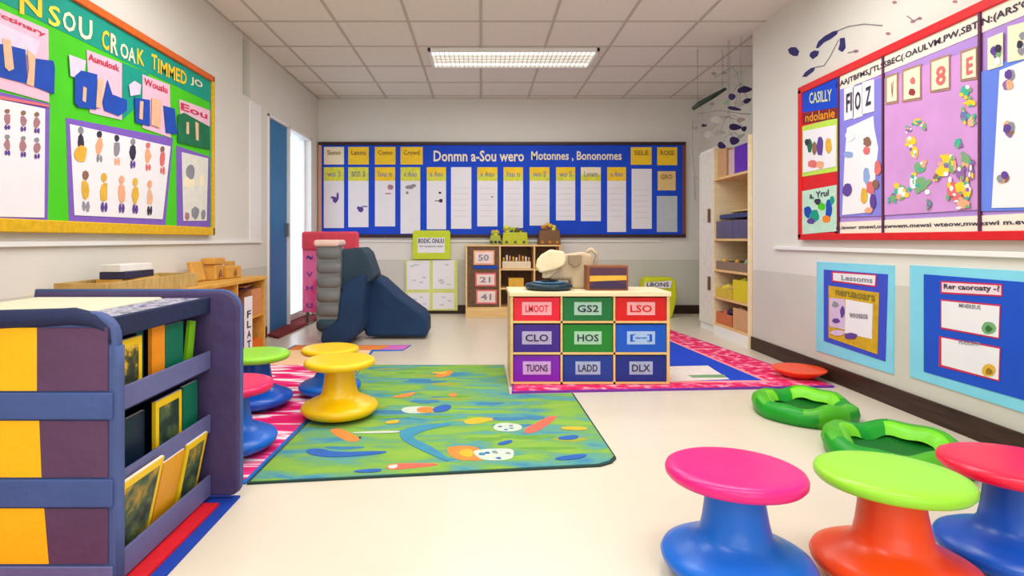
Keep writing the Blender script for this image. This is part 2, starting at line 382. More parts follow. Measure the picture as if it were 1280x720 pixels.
for s_, a, c, yt, yb0, yb1, m in [('N', 24, 52, -8, 17, 22, yel), ('S', 60, 75, 5, 31, 35, yelg), ('O', 78, 94, 12, 37, 42, cream), ('U', 98, 115, 20, 47, 52, cream),
        ('C', 127, 136, 36, 61, 64, yel), ('R', 138, 147, 41, 66, 70, cream), ('OA', 150, 169, 52, 71, 80, cream), ('K', 171, 180, 60, 80, 83, yel), ('T', 189, 196, 67, 86, 88, yel), ('IMMED', 197, 233, 73, 91, 107, yel), ('JO', 238, 253, 95, 106, 113, cream)]:
    MB().wtext(LW, s_, a, c, yt, yb0, yb1, lo + .003, m).build('letter', b)
def figure(mb, plane, x, y, sx, sy, off, mats):
    """a little printed figure: head, body, two feet"""
    mb.blob(plane, x, y - sy * .42, sx * .3, sy * .12, off, mats[0], 8, .1)
    mb.blob(plane, x, y - sy * .05, sx * .38, sy * .27, off, mats[1], 8, .2)
    mb.blob(plane, x - sx * .15, y + sy * .36, sx * .16, sy * .14, off, mats[2], 6, .2)
    mb.blob(plane, x + sx * .18, y + sy * .36, sx * .16, sy * .14, off, mats[2], 6, .2)
# posters, lower row
p = tag(MB().quad(LW, [(-40, 105), (62, 130), (59, 281), (-40, 281)], lo, purpb).build('wall_chart'), 'purple-bordered chart at left end of green board, figures above a blank', 'poster', 'charts on the green board')
MB().quad(LW, [(-40, 116), (56, 136), (55, 272), (-40, 270)], lo + .003, paper).build('sheet', p)
m_ = MB()
for i, x_ in enumerate((9, 29, 46)):
    for j, y_ in enumerate((150, 182)): figure(m_, LW, x_, y_ + i * 2, 11, 26, lo + .0055, [inkg, mat('mauve_print', (170, 120, 130)), inkp] if j else [mat('brown_ink', (140, 100, 80)), mat('mauve_print', (170, 120, 130)), inkp])
m_.quad(LW, [(-40, 112), (61, 131), (61, 134), (-40, 117)], lo + .0055, mat('rose_strip', (220, 110, 120))).build('printed_figures', p)
p = tag(MB().quad(LW, [(82, 147), (216, 173), (206, 285), (86, 281)], lo, purpb).build('wall_chart'), 'purple-bordered chart with two rows of printed figures, centre of green board', 'poster', 'charts on the green board')
MB().quad(LW, [(87, 155), (213, 183), (203, 274), (93, 269)], lo + .003, paper).build('sheet', p)
m_ = MB()
rose = mat('rose_print', (222, 110, 110)); apri = mat('apricot_print', (238, 170, 130)); brn = MATS['brown_ink']
for i, x_ in enumerate((101, 124, 146, 166, 185, 203)):
    m3 = [(inkg, ink, gold), (ink, apri, inkg), (ink, inkg, apri), (inkg, ink, inkp), (rose, apri, rose), (brn, rose, rose)][i]
    figure(m_, LW, x_, 180 + i * 4.2, 12 - i * .5, 40 - i * 1.2, lo + .0055, m3)
m_.blob(LW, 101, 192, 8, 11, lo + .0065, gold)
for i, x_ in enumerate((107, 130, 152, 169, 187)):
    figure(m_, LW, x_, 240 + i * 2, 14 - i, 50 - i * 2, lo + .0055, [(brn, gold, inkg), (gold, gold, inkp), (apri, apri, inkp), (gold, gold, inkp), (apri, skin, ink)][i])
m_.build('printed_figures', p)
p = tag(MB().quad(LW, [(220, 182), (262, 196), (262, 284), (221, 283)], lo, purpb).build('wall_chart'), 'narrow purple-bordered chart at right end of green board, grey leaf print', 'poster', 'charts on the green board')
MB().quad(LW, [(227, 190), (260, 198), (258, 276), (229, 276)], lo + .003, mat('eggshell', (225, 225, 215))).build('sheet', p)
m_ = MB()
for x_, y_, rx, ry, mm in ((236, 228, 8, 7, cream), (238, 215, 6, 9, inkg), (244, 266, 5, 8, inkg), (234, 270, 3, 5, MATS['mauve_print']), (252, 225, 3, 8, cream), (254, 268, 3, 6, inkg)): m_.blob(LW, x_, y_, rx, ry, lo + .0055, mm)
m_.build('printed_leaves', p)
# posters, upper row: pink sheets with cut-out jeans
def jeans(quadpix, title, tagpix, blues, arms, label, bm=blueB):
    p = tag(MB().quad(LW, quadpix, lo + .003, pinkp).build('pink_poster'), label, 'poster', 'pink posters along the top of the green board')
    a = quadpix
    x0_, y0_ = a[0]; x1_, y1_ = a[1]
    MB().wtext(LW, title, x0_ + 2, x1_ - 3, y0_ + 4, y0_ + 13, y1_ + 11, lo + .006, inkr).build('title', p)
    for q in blues: MB().quad(LW, q, lo + .007, bm, .003).build('green_cutout' if bm is dkgreen else 'blue_cutout', p)
    for q in arms: MB().quad(LW, q, lo + .011, skin, .002).build('pink_cutout', p)
    if tagpix: MB().quad(LW, tagpix, lo + .0075, mat('lilac_paper', (222, 208, 232))).build('tag', p)
jeans([(-40, -6), (60, 37), (61, 128), (-40, 100)], 'Corctinary', [(-40, 10), (50, 52), (44, 72), (-40, 48)], [[(-40, 50), (8, 56), (31, 62), (34, 105), (0, 96), (-40, 90)], [(43, 73), (66, 76), (68, 84), (67, 118), (42, 108)]],
      [[(3, 48), (13, 50), (17, 86), (11, 89), (6, 84)], [(34, 62), (44, 70), (42, 108), (33, 105), (36, 85)]], 'pink poster with blue cut-out jeans at far left of green board')
jeans([(108, 62), (152, 79), (152, 150), (112, 141)], 'Aunulosk', [(86, 68), (107, 76), (104, 100), (88, 95)], [[(93, 95), (101, 88), (121, 93), (120, 137), (97, 134), (93, 128)], [(128, 128), (134, 100), (140, 118), (158, 125), (158, 138), (148, 145), (130, 138)]],
      [[(104, 108), (108, 110), (107, 128), (103, 126)], [(122, 98), (129, 100), (126, 135), (120, 134)]], 'pink poster with blue cut-out jeans and lilac tag, second from left on green board')
jeans([(178, 93), (212, 106), (213, 172), (178, 160)], 'Wouslu', [(161, 106), (168, 101), (176, 106), (175, 118), (163, 120)], [[(168, 122), (187, 125), (187, 158), (169, 153)], [(204, 132), (218, 136), (221, 168), (207, 166)]],
      [[(175, 126), (179, 127), (178, 150), (174, 148)], [(190, 122), (202, 126), (200, 160), (189, 156)]], 'pink poster with blue cut-out jeans below the banner, third from left')
jeans([(224, 124), (262, 138), (262, 158), (225, 146)], 'Eou', None, [[(222, 144), (230, 141), (261, 158), (262, 187), (243, 183), (222, 178)]],
      [[(233, 152), (236, 153), (236, 168), (233, 167)], [(244, 152), (248, 154), (248, 176), (245, 175)]], 'small pink poster over a dark green cut-out at right end of green board', dkgreen)

# ------------------------------------------------------------------ right bulletin board
ro = .03
b = thing('bulletin_board', 'large red-framed purple bulletin board on the right wall', 'bulletin board', (XR, 2.9, .95))
lilb = mat('lilac_backing', (176, 140, 214), .75, .08, 4)
bz0, bz1, by0, by1 = .955, 2.03, 1.5, 4.055
MB().box(XR - ro, XR, by0, by1, bz0, bz1, lilb).build('backing', b)
f = MB().box(XR - .045, XR, by0, by1 + .02, bz0 - .01, bz0 + .032, redf).box(XR - .045, XR, by0, by1 + .02, bz1 - .03, bz1 + .02, redf).box(XR - .045, XR, by1 - .02, by1 + .02, bz0, bz1, redf)
f.box(XR - .033, XR, RW(1048, 200, .033).y, by1, bz0, bz1, redf)
f.build('frame', b, bevel=.004)
dv = MB()
for x_ in (1048.5, 1104, 1225): yy = RW(x_, 200, .036).y; dv.box(XR - .042, XR - ro, yy - .006, yy + .006, bz0 + .03, bz1 - .03, mat('divider_plum', (92, 40, 76)))
dv.build('divider', b)
cb = mat('cream_border', (240, 230, 214), .8, .03)
MB().box(XR - ro - .003, XR - ro, by0, RW(1050, 1).y, bz1 - .125, bz1 - .03, cb).text("P.AAJTBFMS,J'TLSSBEC(.OAULVM.PW,SBTIN:(ARS'OTLEWAM.RSTJ,BEKL.OANSWER,T", (XR - ro - .004, RW(1052, 1).y, bz1 - .105), (XR - ro - .004, by0, bz1 - .105), (XR - ro - .004, RW(1052, 1).y, bz1 - .06), ink).build('border_strip', b)
MB().box(XR - ro - .003, XR - ro, by0, RW(1050, 1).y, bz0 + .032, bz0 + .105, cb).text("m.iewwr smewi,ouswwem.mewsi wteow,mweswi m.ewo usrwem,siwe.m owres,wimwe tsiw", (XR - ro - .004, RW(1052, 1).y, bz0 + .055), (XR - ro - .004, by0, bz0 + .055), (XR - ro - .004, RW(1052, 1).y, bz0 + .08), ink).build('border_strip', b)
def rq(p4): return p4
p = tag(MB().quad(RW, [(1003, 107), (1047, 97), (1047, 134), (1003, 141)], .034, blueb).build('sign'), 'blue sign at the top left corner of the red-framed board', 'sign')
MB().wtext(RW, 'CASILLY', 1012, 1040, 116, 130, 126, .037, mat('pale_ink', (214, 222, 170))).build('lettering', p)
p = tag(MB().quad(RW, [(1004, 142), (1047, 134), (1047, 148), (1004, 155)], .034, mat('maroon_card', (120, 20, 30))).build('sign'), 'narrow maroon strip with orange lettering under the blue sign', 'sign')
MB().wtext(RW, 'ndolanie', 1007, 1044, 142, 153, 147, .037, mat('orange_ink', (235, 150, 20))).build('lettering', p)
p = tag(MB().quad(RW, [(1003, 158), (1047, 147), (1047, 214), (1003, 221)], .034, mat('lime_card2', (190, 225, 80))).build('poster'), 'lime-topped paper with coloured shapes on the red strip of the right board', 'poster')
MB().quad(RW, [(1004, 164), (1045, 156), (1045, 208), (1004, 216)], .037, paper).build('sheet', p)
m_ = MB()
for x_, y_, rx, ry, mm in ((1012, 182, 3, 9, dkgreen), (1018, 185, 3, 9, brn), (1025, 183, 4, 12, inkp), (1036, 182, 4, 10, gold), (1016, 205, 6, 5, rose), (1025, 206, 5, 5, apri), (1009, 178, 3, 4, ink)): m_.blob(RW, x_, y_, rx, ry, .040, mm)
m_.build('drawing', p)
p = tag(MB().quad(RW, [(1003, 239), (1046, 231), (1046, 289), (1003, 293)], .034, mat('mint_paper', (190, 226, 205))).build('poster'), 'mint green drawing at the lower left corner of the red-framed board', 'poster')
m_ = MB()
for x_, y_, rx, ry, mm in ((1010, 265, 5, 8, blueB), (1018, 270, 6, 8, teal), (1027, 258, 5, 5, green), (1036, 262, 4, 12, blueB), (1033, 274, 5, 5, mat('orange_print', (240, 130, 40))), (1022, 252, 4, 4, ink), (1040, 250, 3, 5, teal), (1014, 276, 5, 4, inkp)): m_.blob(RW, x_, y_, rx, ry, .037, mm)
m_.wtext(RW, 'a, Yrul', 1012, 1036, 241, 250, 246, .037, ink).build('drawing', p)
# second section: pale poster on periwinkle
peri = mat('periwinkle_paper', (136, 130, 222), .8, .06, 5); lilp = mat('orchid_paper', (206, 150, 212), .8, .07, 5)
p = tag(MB().quad(RW, [(1050, 112), (1103, 97), (1103, 270), (1050, 271)], .034, peri).build('wall_chart'), 'periwinkle chart with a torn white sheet, second section of the right board', 'poster')
MB().quad(RW, [(1059, 160), (1092, 145), (1093, 160), (1098, 185), (1090, 265), (1053, 269), (1056, 200)], .037, paper).build('sheet', p)
m_ = MB()
for x_, y_, rx, ry, mm in ((1084, 177, 5, 6, brn), (1083, 188, 4, 5, rose), (1063, 170, 6, 6, paper), (1060, 193, 6, 4, mat('sky_print', (140, 165, 220))), (1059, 237, 6, 8, inkp), (1083, 220, 4, 10, mat('sky_print', (1, 1, 1))), (1088, 235, 5, 8, rose), (1080, 245, 4, 10, gold), (1091, 252, 4, 10, inkp), (1097, 210, 4, 9, rose), (1086, 263, 5, 4, apri), (1094, 230, 4, 6, brn)): m_.blob(RW, x_, y_, rx, ry, .041, mm)
m_.build('drawing', p)
for i, (x_, y_, lab, tx) in enumerate([(1061, 127, 'white card with dark letter, first in the second section of the right board', 'FI'), (1072, 125, 'white card beside the first, touching a tall letter print', 'O'), (1085, 119, 'white card with a blue and brown print, left of the divider', 'Z')]):
    w_ = 6.5 if i < 2 else 8
    q = tag(MB().quad(RW, [(x_ - w_ + 1, y_ - 16), (x_ + w_, y_ - 20), (x_ + w_, y_ + 20), (x_ - w_ + 1, y_ + 24)], .0375, paper).build('letter_card'), lab, 'card', 'letter cards on the right board')
    MB().wtext(RW, tx, x_ - 3, x_ + 4, y_ - 9, y_ + 14, y_ + 11, .0405, ink).build('lettering', q)
# third section
p = tag(MB().quad(RW, [(1106, 98), (1223, 60), (1223, 262), (1106, 269)], .034, lilp).build('wall_chart'), 'large orchid-pink chart with flower clumps, middle of the right board', 'poster')
m_ = MB(); tealp = mat('sea_print', (60, 180, 150)); sage = mat('sage_print', (120, 170, 120)); plum = mat('plum_print', (140, 100, 160)); flow = mat('flower_yellow', (248, 206, 40))
for x_, y_, rx, ry, mm in ((1147, 152, 6, 5, flow), (1137, 162, 4, 4, plum), (1155, 158, 4, 6, sage), (1139, 176, 7, 7, flow), (1143, 190, 5, 8, flow), (1149, 210, 8, 8, sage), (1142, 228, 6, 9, paper), (1152, 230, 9, 10, sage), (1125, 240, 9, 11, sage), (1127, 240, 5, 7, paper), (1116, 248, 5, 5, sage),
        (1206, 115, 7, 8, tealp), (1213, 128, 7, 4, flow), (1205, 145, 5, 9, mat('slate_print', (110, 120, 170))), (1215, 152, 5, 8, skin), (1197, 180, 5, 7, tealp), (1184, 198, 8, 7, flow), (1178, 214, 9, 9, flow), (1190, 207, 5, 12, sage), (1207, 200, 6, 9, sage), (1201, 218, 6, 8, plum), (1201, 234, 9, 8, flow),
        (1209, 240, 6, 8, flow), (1189, 236, 6, 12, rose), (1204, 254, 9, 6, apri), (1161, 255, 3, 7, plum), (1213, 214, 4, 12, plum), (1197, 245, 6, 6, rose), (1170, 222, 4, 4, brn)):
    x_ = min(x_, 1214)
    m_.blob(RW, x_, y_, rx * .9, ry * .85, .037, mm)
    for k in range(5): m_.blob(RW, x_ + random.uniform(-rx, rx), y_ + random.uniform(-ry, ry), rx * .38, ry * .32, .037, random.choice([mm, paper, sage, flow, plum, tealp, apri]))
m_.build('flower_prints', p)
for i, (a, c, yt, yb, lab, tx, mm) in enumerate([(1107, 1123, 93, 131, 'white card with dark letter V, right of the divider on the right board', 'V', brn), (1128, 1152, 85, 128, 'white card with small red heart marks on the right board', '?', rose),
        (1163, 1188, 73, 116, 'white card with a green and red print on the right board', '8', rose), (1201, 1222, 62, 102, 'white card with red block print beside the last divider', 'E', rose)]):
    dy = (c - a) * .3
    q = tag(MB().quad(RW, [(a, yt + 2), (c, yt - dy + 2), (c, yb - dy * .5), (a, yb)], .0375, mat('olive_edge', (170, 130, 110))).build('letter_card'), lab, 'card', 'letter cards on the right board')
    MB().quad(RW, [(a + 2, yt + 5), (c - 2, yt - dy + 5), (c - 2, yb - dy * .5 - 3), (a + 2, yb - 3)], .0405, cream).build('sheet', q)
    m_ = MB()
    if tx == '?': m_.blob(RW, (a + c) / 2 + 1, yt + 16, 3.2, 4.5, .0435, rose); m_.blob(RW, (a + c) / 2, yt + 30, 4, 4.5, .0435, mat('brick_ink', (150, 50, 60)))
    else: m_.wtext(RW, tx, a + 7, c - 6, yt + 11, yb - 8, yb - 11, .0435, mm)
    m_.build('print', q)
# last section
p = tag(MB().quad(RW, [(1227, 90), (1340, 40), (1340, 262), (1227, 264)], .034, mat('cornflower_paper', (100, 130, 228), .8, .05, 5)).build('wall_chart'), 'cornflower blue chart with a tall white list at the right end of the right board', 'poster')
MB().quad(RW, [(1250, 88), (1335, 55), (1335, 258), (1240, 260)], .037, paper).build('sheet', p)
m_ = MB()
for x_, y_, rx, ry in ((1261, 100, 8, 14), (1260, 160, 9, 13), (1253, 222, 8, 11)):
    for q in range(5): m_.blob(RW, x_ + random.uniform(-4, 4), y_ + random.uniform(-7, 7), rx * .55, ry * .45, .0405 + q * .0003, [plum, brn, apri, inkg, inkp][q])
m_.build('small_prints', p)
for i, (a, c, yt, yb, lab, mm) in enumerate([(1235, 1254, 48, 88, 'cream card with a blue print at the right of the last divider', inkp), (1260, 1290, 33, 78, 'cream card with a grey print at the photo edge on the right board', inkg)]):
    q = tag(MB().quad(RW, [(a, yt), (c, yt - 8), (c, yb - 6), (a, yb)], .0375, cream).build('letter_card'), lab, 'card', 'letter cards on the right board')
    m_ = MB()
    for k in range(6): m_.blob(RW, (a + c) / 2 + random.uniform(-4, 4), (yt + yb) / 2 + random.uniform(-11, 9), 4, 5, .0405 + k * .0003, [mm, sage, MATS['slate_print'], paper, mm, ink][k])
    m_.build('print', q)

# low posters on the right wall
cyanp = mat('pale_cyan_paper', (130, 212, 236), .75, .04, 6); azur = mat('royal_blue_paper', (16, 78, 200), .75, .05, 6)
p = tag(MB().quad(RW, [(1022, 327), (1119, 332), (1118, 468), (1021, 438)], 0, cyanp, .006).build('wall_poster'), 'square cyan-bordered poster with a gold certificate, low on the right wall', 'poster', 'low posters on the right wall')
MB().quad(RW, [(1030, 337), (1110, 343), (1107, 452), (1030, 426)], .007, mat('violet_blue_paper', (58, 76, 200), .75, .05), .002).build('backing', p)
c_ = MB().quad(RW, [(1036, 357), (1099, 366), (1097, 443), (1036, 422)], .010, mat('mustard_paper', (206, 164, 30), .8, .12, 20), .002).build('certificate', p)
m_ = MB().quad(RW, [(1057, 374), (1091, 380), (1090, 424), (1056, 416)], .013, paper, .001)
m_.quad(RW, [(1037, 372), (1056, 374), (1056, 412), (1037, 408)], .013, mat('pale_lilac_print', (214, 190, 224)), .001)
for x_, y_, rx, ry, mm in ((1044, 381, 4, 4, inkg), (1053, 390, 3, 7, inkp), (1045, 401, 5, 3, inkp), (1047, 416, 9, 4, MATS['pale_lilac_print']), (1064, 420, 8, 4, inkp)): m_.blob(RW, x_, y_, rx, ry, .0145, mm)
m_.wtext(RW, 'wooeaoa', 1062, 1085, 391, 397, 399, .0145, inkg); m_.wtext(RW, 'neruaoars', 1045, 1094, 362, 369, 377, .0125, mat('olive_ink', (130, 120, 40)))
m_.build('printed_picture', c_)
MB().quad(RW, [(1040, 339), (1096, 343), (1095, 359), (1040, 352)], .010, inkr, .001).quad(RW, [(1041.5, 341), (1094.5, 344.5), (1093.5, 357), (1041.5, 350.5)], .0115, paper, .001).wtext(RW, 'Lessoms', 1052, 1091, 343.5, 350, 354, .013, inkg).build('title_strip', p)
p = tag(MB().prism([(XR, 3.06, .2), (XR, 2.02, .2), (XR, 2.02, .815), (XR, 3.06, .808)], (-1, 0, 0), .006, cyanp).build('wall_poster'), 'wider cyan-bordered blue poster with two white notices, at the photo edge', 'poster', 'low posters on the right wall')
MB().prism([(XR - .007, 2.96, .25), (XR - .007, 2.07, .26), (XR - .007, 2.07, .765), (XR - .007, 2.96, .765)], (-1, 0, 0), .002, azur).build('backing', p)
MB().quad(RW, [(1176, 351), (1253, 355), (1253, 371), (1176, 367)], .010, inkr, .001).quad(RW, [(1177.5, 353), (1251.5, 357), (1251.5, 369), (1177.5, 365)], .0115, mat('blush_paper', (240, 214, 224)), .001).wtext(RW, 'Rer caoroaty -?', 1180, 1250, 354.5, 363, 366.5, .013, ink).build('title_strip', p)
for (yt0, yt1, yb0, yb1, tx, sm) in ((374, 381, 411, 424, 'MNEREUS', sage), (420, 434, 458, 477, 'FOUCATP', gold)):
    m_ = MB().quad(RW, [(1174 if sm is gold else 1176, yt0), (1251, yt1), (1249.5, yb1), (1173.5 if sm is gold else 1176, yb0)], .010, inkr, .001)
    m_.quad(RW, [(1177, yt0 + 2), (1249.5, yt1 + 2), (1248, yb1 - 2), (1177, yb0 - 2)], .0115, paper, .001)
    m_.wtext(RW, tx, 1199, 1226, yt0 + 5, yt0 + 10, yt0 + 13, .013, inkg); m_.blob(RW, 1236, yb1 - 14, 9, 8, .013, sm, 12, .06); m_.blob(RW, 1236, yb1 - 13, 4, 4, .0145, mat('dark_green_ink', (50, 110, 50)) if sm is sage else mat('dk_ochre', (150, 120, 20)), 8, .2)
    m_.build('notice', p)

# leaf decal climbing the right wall above the board
leafm = mat('indigo_leaf', (42, 38, 108), .6, .1)
dc = thing('vine_decal', 'indigo leaf and stem decal on the wall above the red-framed board', 'wall decal', RW(1020, 90))
def leaf(pts, m=leafm, nm='leaf'): MB().quad(RW, pts, .001, m, .002).build(nm, dc)
leaf([(985, 62), (989, 59), (995, 59), (999, 64), (997, 70), (992, 70), (987, 67)])
leaf([(1020, 60), (1023, 52), (1031, 45), (1042, 39), (1048, 38), (1046, 43), (1038, 49), (1030, 53), (1023, 60)])
leaf([(1050, 48), (1056, 47), (1057, 60), (1053, 65), (1048, 62), (1050, 55)])
leaf([(1013, 66), (1018, 63), (1024, 64), (1022, 70), (1016, 74), (1012, 70)])
leaf([(1003, 96), (1007, 90), (1014, 85), (1019, 84), (1017, 89), (1008, 96)])
m_ = MB()
for a in (((1048, 38), (1060, 33), (1080, 30), (1103, 32)), ((1019, 84), (1030, 82), (1038, 70), (1048, 50)), ((1134, 20), (1142, 26), (1150, 22)), ((1060, 66), (1072, 63))):
    m_.tube([RW(x_, y_, .003) for x_, y_ in a], .003, inkg, 5)
for x_, y_ in ((1110, 42), (1141, 27), (1150, 23), (1070, 64), (1118, 3), (1194, 2)): m_.blob(RW, x_, y_, 3, 2, .001, MATS['rose_ink'])
m_.build('stem', dc)

# ------------------------------------------------------------------ rugs
grug = ramp_mat('green_blue_rug', [(.34, (64, 134, 164)), (.42, (92, 156, 144)), (.48, (108, 160, 100)), (.54, (126, 172, 70)), (.68, (138, 178, 70))], (1.1, 3.4, 1), 2.3, 4, .95, bump=.1, distort=.6)
rug_edge = mat('rug_binding', (36, 66, 62), .9, .1)
GR = [FL(318, 606), FL(772, 579), FL(706, 484), Vector((.48, 4.22, 0)), FL(455, 459)]
def inset(poly, d):
    c = sum(poly, Vector()) / len(poly); return [p + (c - p).normalized() * d for p in poly]
def z(pts, zz): return [Vector((p.x, p.y, zz)) for p in pts]
GRq = [Vector((-.905, 2.165, 0)), Vector((.50, 2.335, 0)), Vector((.555, 2.37, 0)), Vector((.585, 2.42, 0)), Vector((.565, 3.43, 0)), Vector((.175, 3.405, 0)), Vector((.175, 4.2, 0)), Vector((-.87, 4.2, 0))]
rg = tag(MB().prism(z(GRq, 0), (0, 0, 1), .008, rug_edge).build('rug'), 'green and blue patterned rug lying in the middle of the floor', 'rug')
MB().prism(z(inset(GRq, .014), .008), (0, 0, 1), .002, grug).build('pile', rg)
m_ = MB(); fo = mat('rug_orange', (232, 136, 60), .9); fr_ = mat('rug_coral', (232, 104, 84), .9); fy = mat('rug_yellow', (222, 176, 50), .9); fb = mat('rug_blue', (44, 96, 176), .9); fw = mat('rug_white', (196, 208, 192), .9); fc = mat('rug_teal', (60, 140, 170), .9)
def rl(pts, m, lift=.0104):
    m_.lift += 1; lift += .00004 * m_.lift
    for _ in range(2): pts = [q for i in range(len(pts)) for q in ((pts[i][0] * .75 + pts[(i + 1) % len(pts)][0] * .25, pts[i][1] * .75 + pts[(i + 1) % len(pts)][1] * .25), (pts[i][0] * .25 + pts[(i + 1) % len(pts)][0] * .75, pts[i][1] * .25 + pts[(i + 1) % len(pts)][1] * .75))]
    m_.prism([FL(x_, y_, lift) for x_, y_ in pts], (0, 0, 1), .0006, m)
rl([(411, 537), (425, 535), (441, 543), (451, 548), (446, 553), (432, 551), (418, 544)], fo); rl([(447, 547), (452, 545), (451, 549)], ink)
rl([(482, 581), (500, 579), (548, 579), (546, 582), (520, 585), (484, 588)], fr_); rl([(484, 582), (498, 580), (496, 585), (486, 586)], fw, .0111)
rl([(500, 511), (512, 508), (540, 508), (548, 512), (540, 516), (506, 517)], fw); rl([(520, 509), (543, 508), (542, 516), (522, 516)], fo, .0111); rl([(540, 510), (556, 505), (566, 507), (560, 514), (542, 516)], fb, .0111)
rl([(579, 526), (592, 522), (616, 522), (617, 525), (596, 530), (582, 530)], fy)
rl([(616, 533), (624, 528), (650, 530), (654, 536), (640, 540), (618, 538)], fw);
rl([(655, 536), (668, 530), (688, 519), (698, 521), (684, 532), (668, 541), (656, 542)], fr_)
rl([(556, 560), (572, 557), (594, 558), (600, 562), (608, 575), (590, 576), (566, 574)], fo); rl([(572, 564), (590, 560), (592, 572), (576, 570)], fy, .0111); rl([(590, 562), (640, 560), (643, 566), (640, 575), (606, 576), (594, 570)], fw);
for k in range(9): x_ = random.uniform(596, 634); y__ = random.uniform(562, 572); rl([(x_, y__), (x_ + 6, y__ - 1), (x_ + 8, y__ + 2), (x_ + 1, y__ + 1.5)], [fb, inkg, fc][k % 3], .0111)
for k in range(5): x_ = random.uniform(620, 640); y__ = random.uniform(531, 537); rl([(x_, y__), (x_ + 5, y__ - .5), (x_ + 6, y__ + 1), (x_ + 1, y__ + 1)], [fb, inkg, fc][k % 3], .0111)
rl([(500, 538), (520, 532), (560, 528), (566, 531), (530, 538), (512, 546), (540, 558), (560, 572), (562, 577), (552, 574), (520, 560), (500, 548)], fc)
rl([(380, 562), (400, 560), (420, 566), (484, 563), (482, 567), (420, 572), (388, 569)], fb); rl([(440, 588), (478, 585), (476, 590), (446, 591)], fb); rl([(620, 554), (640, 549), (641, 553), (626, 557)], fb)
rl([(696, 546), (724, 543), (722, 549), (700, 550)], fb); rl([(690, 572), (734, 566), (732, 572), (700, 576)], fb); rl([(540, 471), (556, 463), (570, 464), (556, 472)], fo); rl([(485, 497), (510, 491), (522, 490), (510, 497)], fo)
rl([(700, 533), (736, 534), (732, 538), (702, 537)], fy); rl([(440, 540), (500, 538), (500, 541), (440, 542)], fw); rl([(532, 466), (560, 464), (556, 468)], fy); rl([(560, 492), (572, 491), (570, 496), (562, 496)], fo)
rl([(480, 527), (500, 524), (498, 529), (484, 530)], fy)
fo2 = [mat('rug_streak_blue', (62, 124, 164), .95), mat('rug_streak_teal', (86, 156, 140), .95), mat('rug_streak_olive', (150, 160, 60), .95), mat('rug_streak_green', (104, 160, 60), .95)]
for k in range(46):
    X_ = random.uniform(-.78, .42); Y_ = random.uniform(2.4, 4.1); l_ = random.uniform(.05, .16); h_ = random.uniform(.012, .035)
    if X_ > .02 and Y_ > 3.25: continue
    m_.prism([(X_ + l_ * math.cos(a_), Y_ + h_ * math.sin(a_) * (1 + .3 * math.sin(3 * a_)), .01012 + k * .000008) for a_ in [2 * math.pi * q / 14 for q in range(14)]], (0, 0, 1), .0004, fo2[k % 4])
m_.build('printed_motifs', rg)
# pink striped rug at the left
prug = ramp_mat('pink_white_rug', [(.44, (226, 20, 106)), (.51, (240, 60, 138)), (.545, (246, 222, 232)), (.61, (248, 236, 240)), (.68, (240, 110, 150))], (1.2, 7, 1), 1.6, 2, .95, distort=.5)
PR = [Vector((-1.66, 2.17, 0)), Vector((-.912, 2.17, 0)), Vector((-.885, 4.22, 0)), Vector((-.91, 4.74, 0)), Vector((-.66, 4.76, 0)), Vector((-.62, 5.0, 0)), Vector((-1.66, 5.0, 0))]
rg = tag(MB().prism(z(PR, 0), (0, 0, 1), .006, mat('rug_blue_binding', (30, 110, 200), .9)).build('rug'), 'hot pink and white streaked rug under the wobble stools on the left', 'rug')
MB().prism(z([Vector((-1.64, 2.2, 0)), Vector((-.925, 2.2, 0)), Vector((-.90, 4.2, 0)), Vector((-1.64, 4.2, 0))], .006), (0, 0, 1), .002, prug).build('pile', rg)
MB().prism(z([Vector((-1.64, 4.2, 0)), Vector((-.9, 4.2, 0)), Vector((-.93, 4.76, 0)), Vector((-1.64, 4.76, 0))], .006), (0, 0, 1), .002, mat('peach_pile', (250, 206, 160), .95, .05)).build('peach_band', rg)
MB().prism(z([Vector((-1.64, 4.765, 0)), Vector((-.86, 4.78, 0)), Vector((-.8, 4.98, 0)), Vector((-1.64, 4.98, 0))], .006), (0, 0, 1), .002, fo).prism(z([Vector((-.86, 4.78, 0)), Vector((-.66, 4.78, 0)), Vector((-.63, 4.98, 0)), Vector((-.8, 4.98, 0))], .006), (0, 0, 1), .002, mat('magenta_pile', (214, 110, 190), .95)).build('orange_band', rg)
# pink and blue rug beneath the cubby
bl = ramp_mat('pink_border_pile', [(.35, (214, 20, 80)), (.5, (232, 44, 110)), (.6, (246, 130, 160)), (.72, (250, 200, 210))], (5, 5, 1), 3, 3, .95)
BR = [Vector((.19, 3.44, 0)), Vector((2.26, 3.58, 0)), Vector((1.95, 5.9, 0)), Vector((.40, 5.9, 0))]
rg = tag(MB().prism(z(BR, 0), (0, 0, 1), .013, mat('purple_binding', (120, 50, 160), .9)).build('rug'), 'blue rug with a pink border beneath the coloured cubby shelf', 'rug')
MB().prism(z(inset(BR, .02), .013), (0, 0, 1), .002, bl).build('border', rg)
BI = [Vector((.5, 3.63, 0)), Vector((1.9, 3.66, 0)), Vector((1.73, 5.55, 0)), Vector((.55, 5.55, 0))]
MB().prism(z([BI[0], BI[1], BI[2], BI[3]], .015), (0, 0, 1), .001, mat('peachy_pink_pile', (250, 150, 160), .95)).build('inner_line', rg)
MB().prism(z(inset(BI, .06), .016), (0, 0, 1), .001, mat('royal_blue_pile', (10, 66, 200), .95, .05)).build('field', rg)
m_ = MB(); m_.prism([FL(x_, y_, .0175) for x_, y_ in ((836, 458), (885, 457), (894, 463), (904, 469), (912, 474), (836, 477))], (0, 0, 1), .0006, mat('white_pile', (238, 226, 220), .95))
m_.prism([FL(x_, y_, .0182) for x_, y_ in ((860, 469), (905, 468), (908, 472), (866, 472))], (0, 0, 1), .0006, sage)
m_.build('printed_panel', rg)

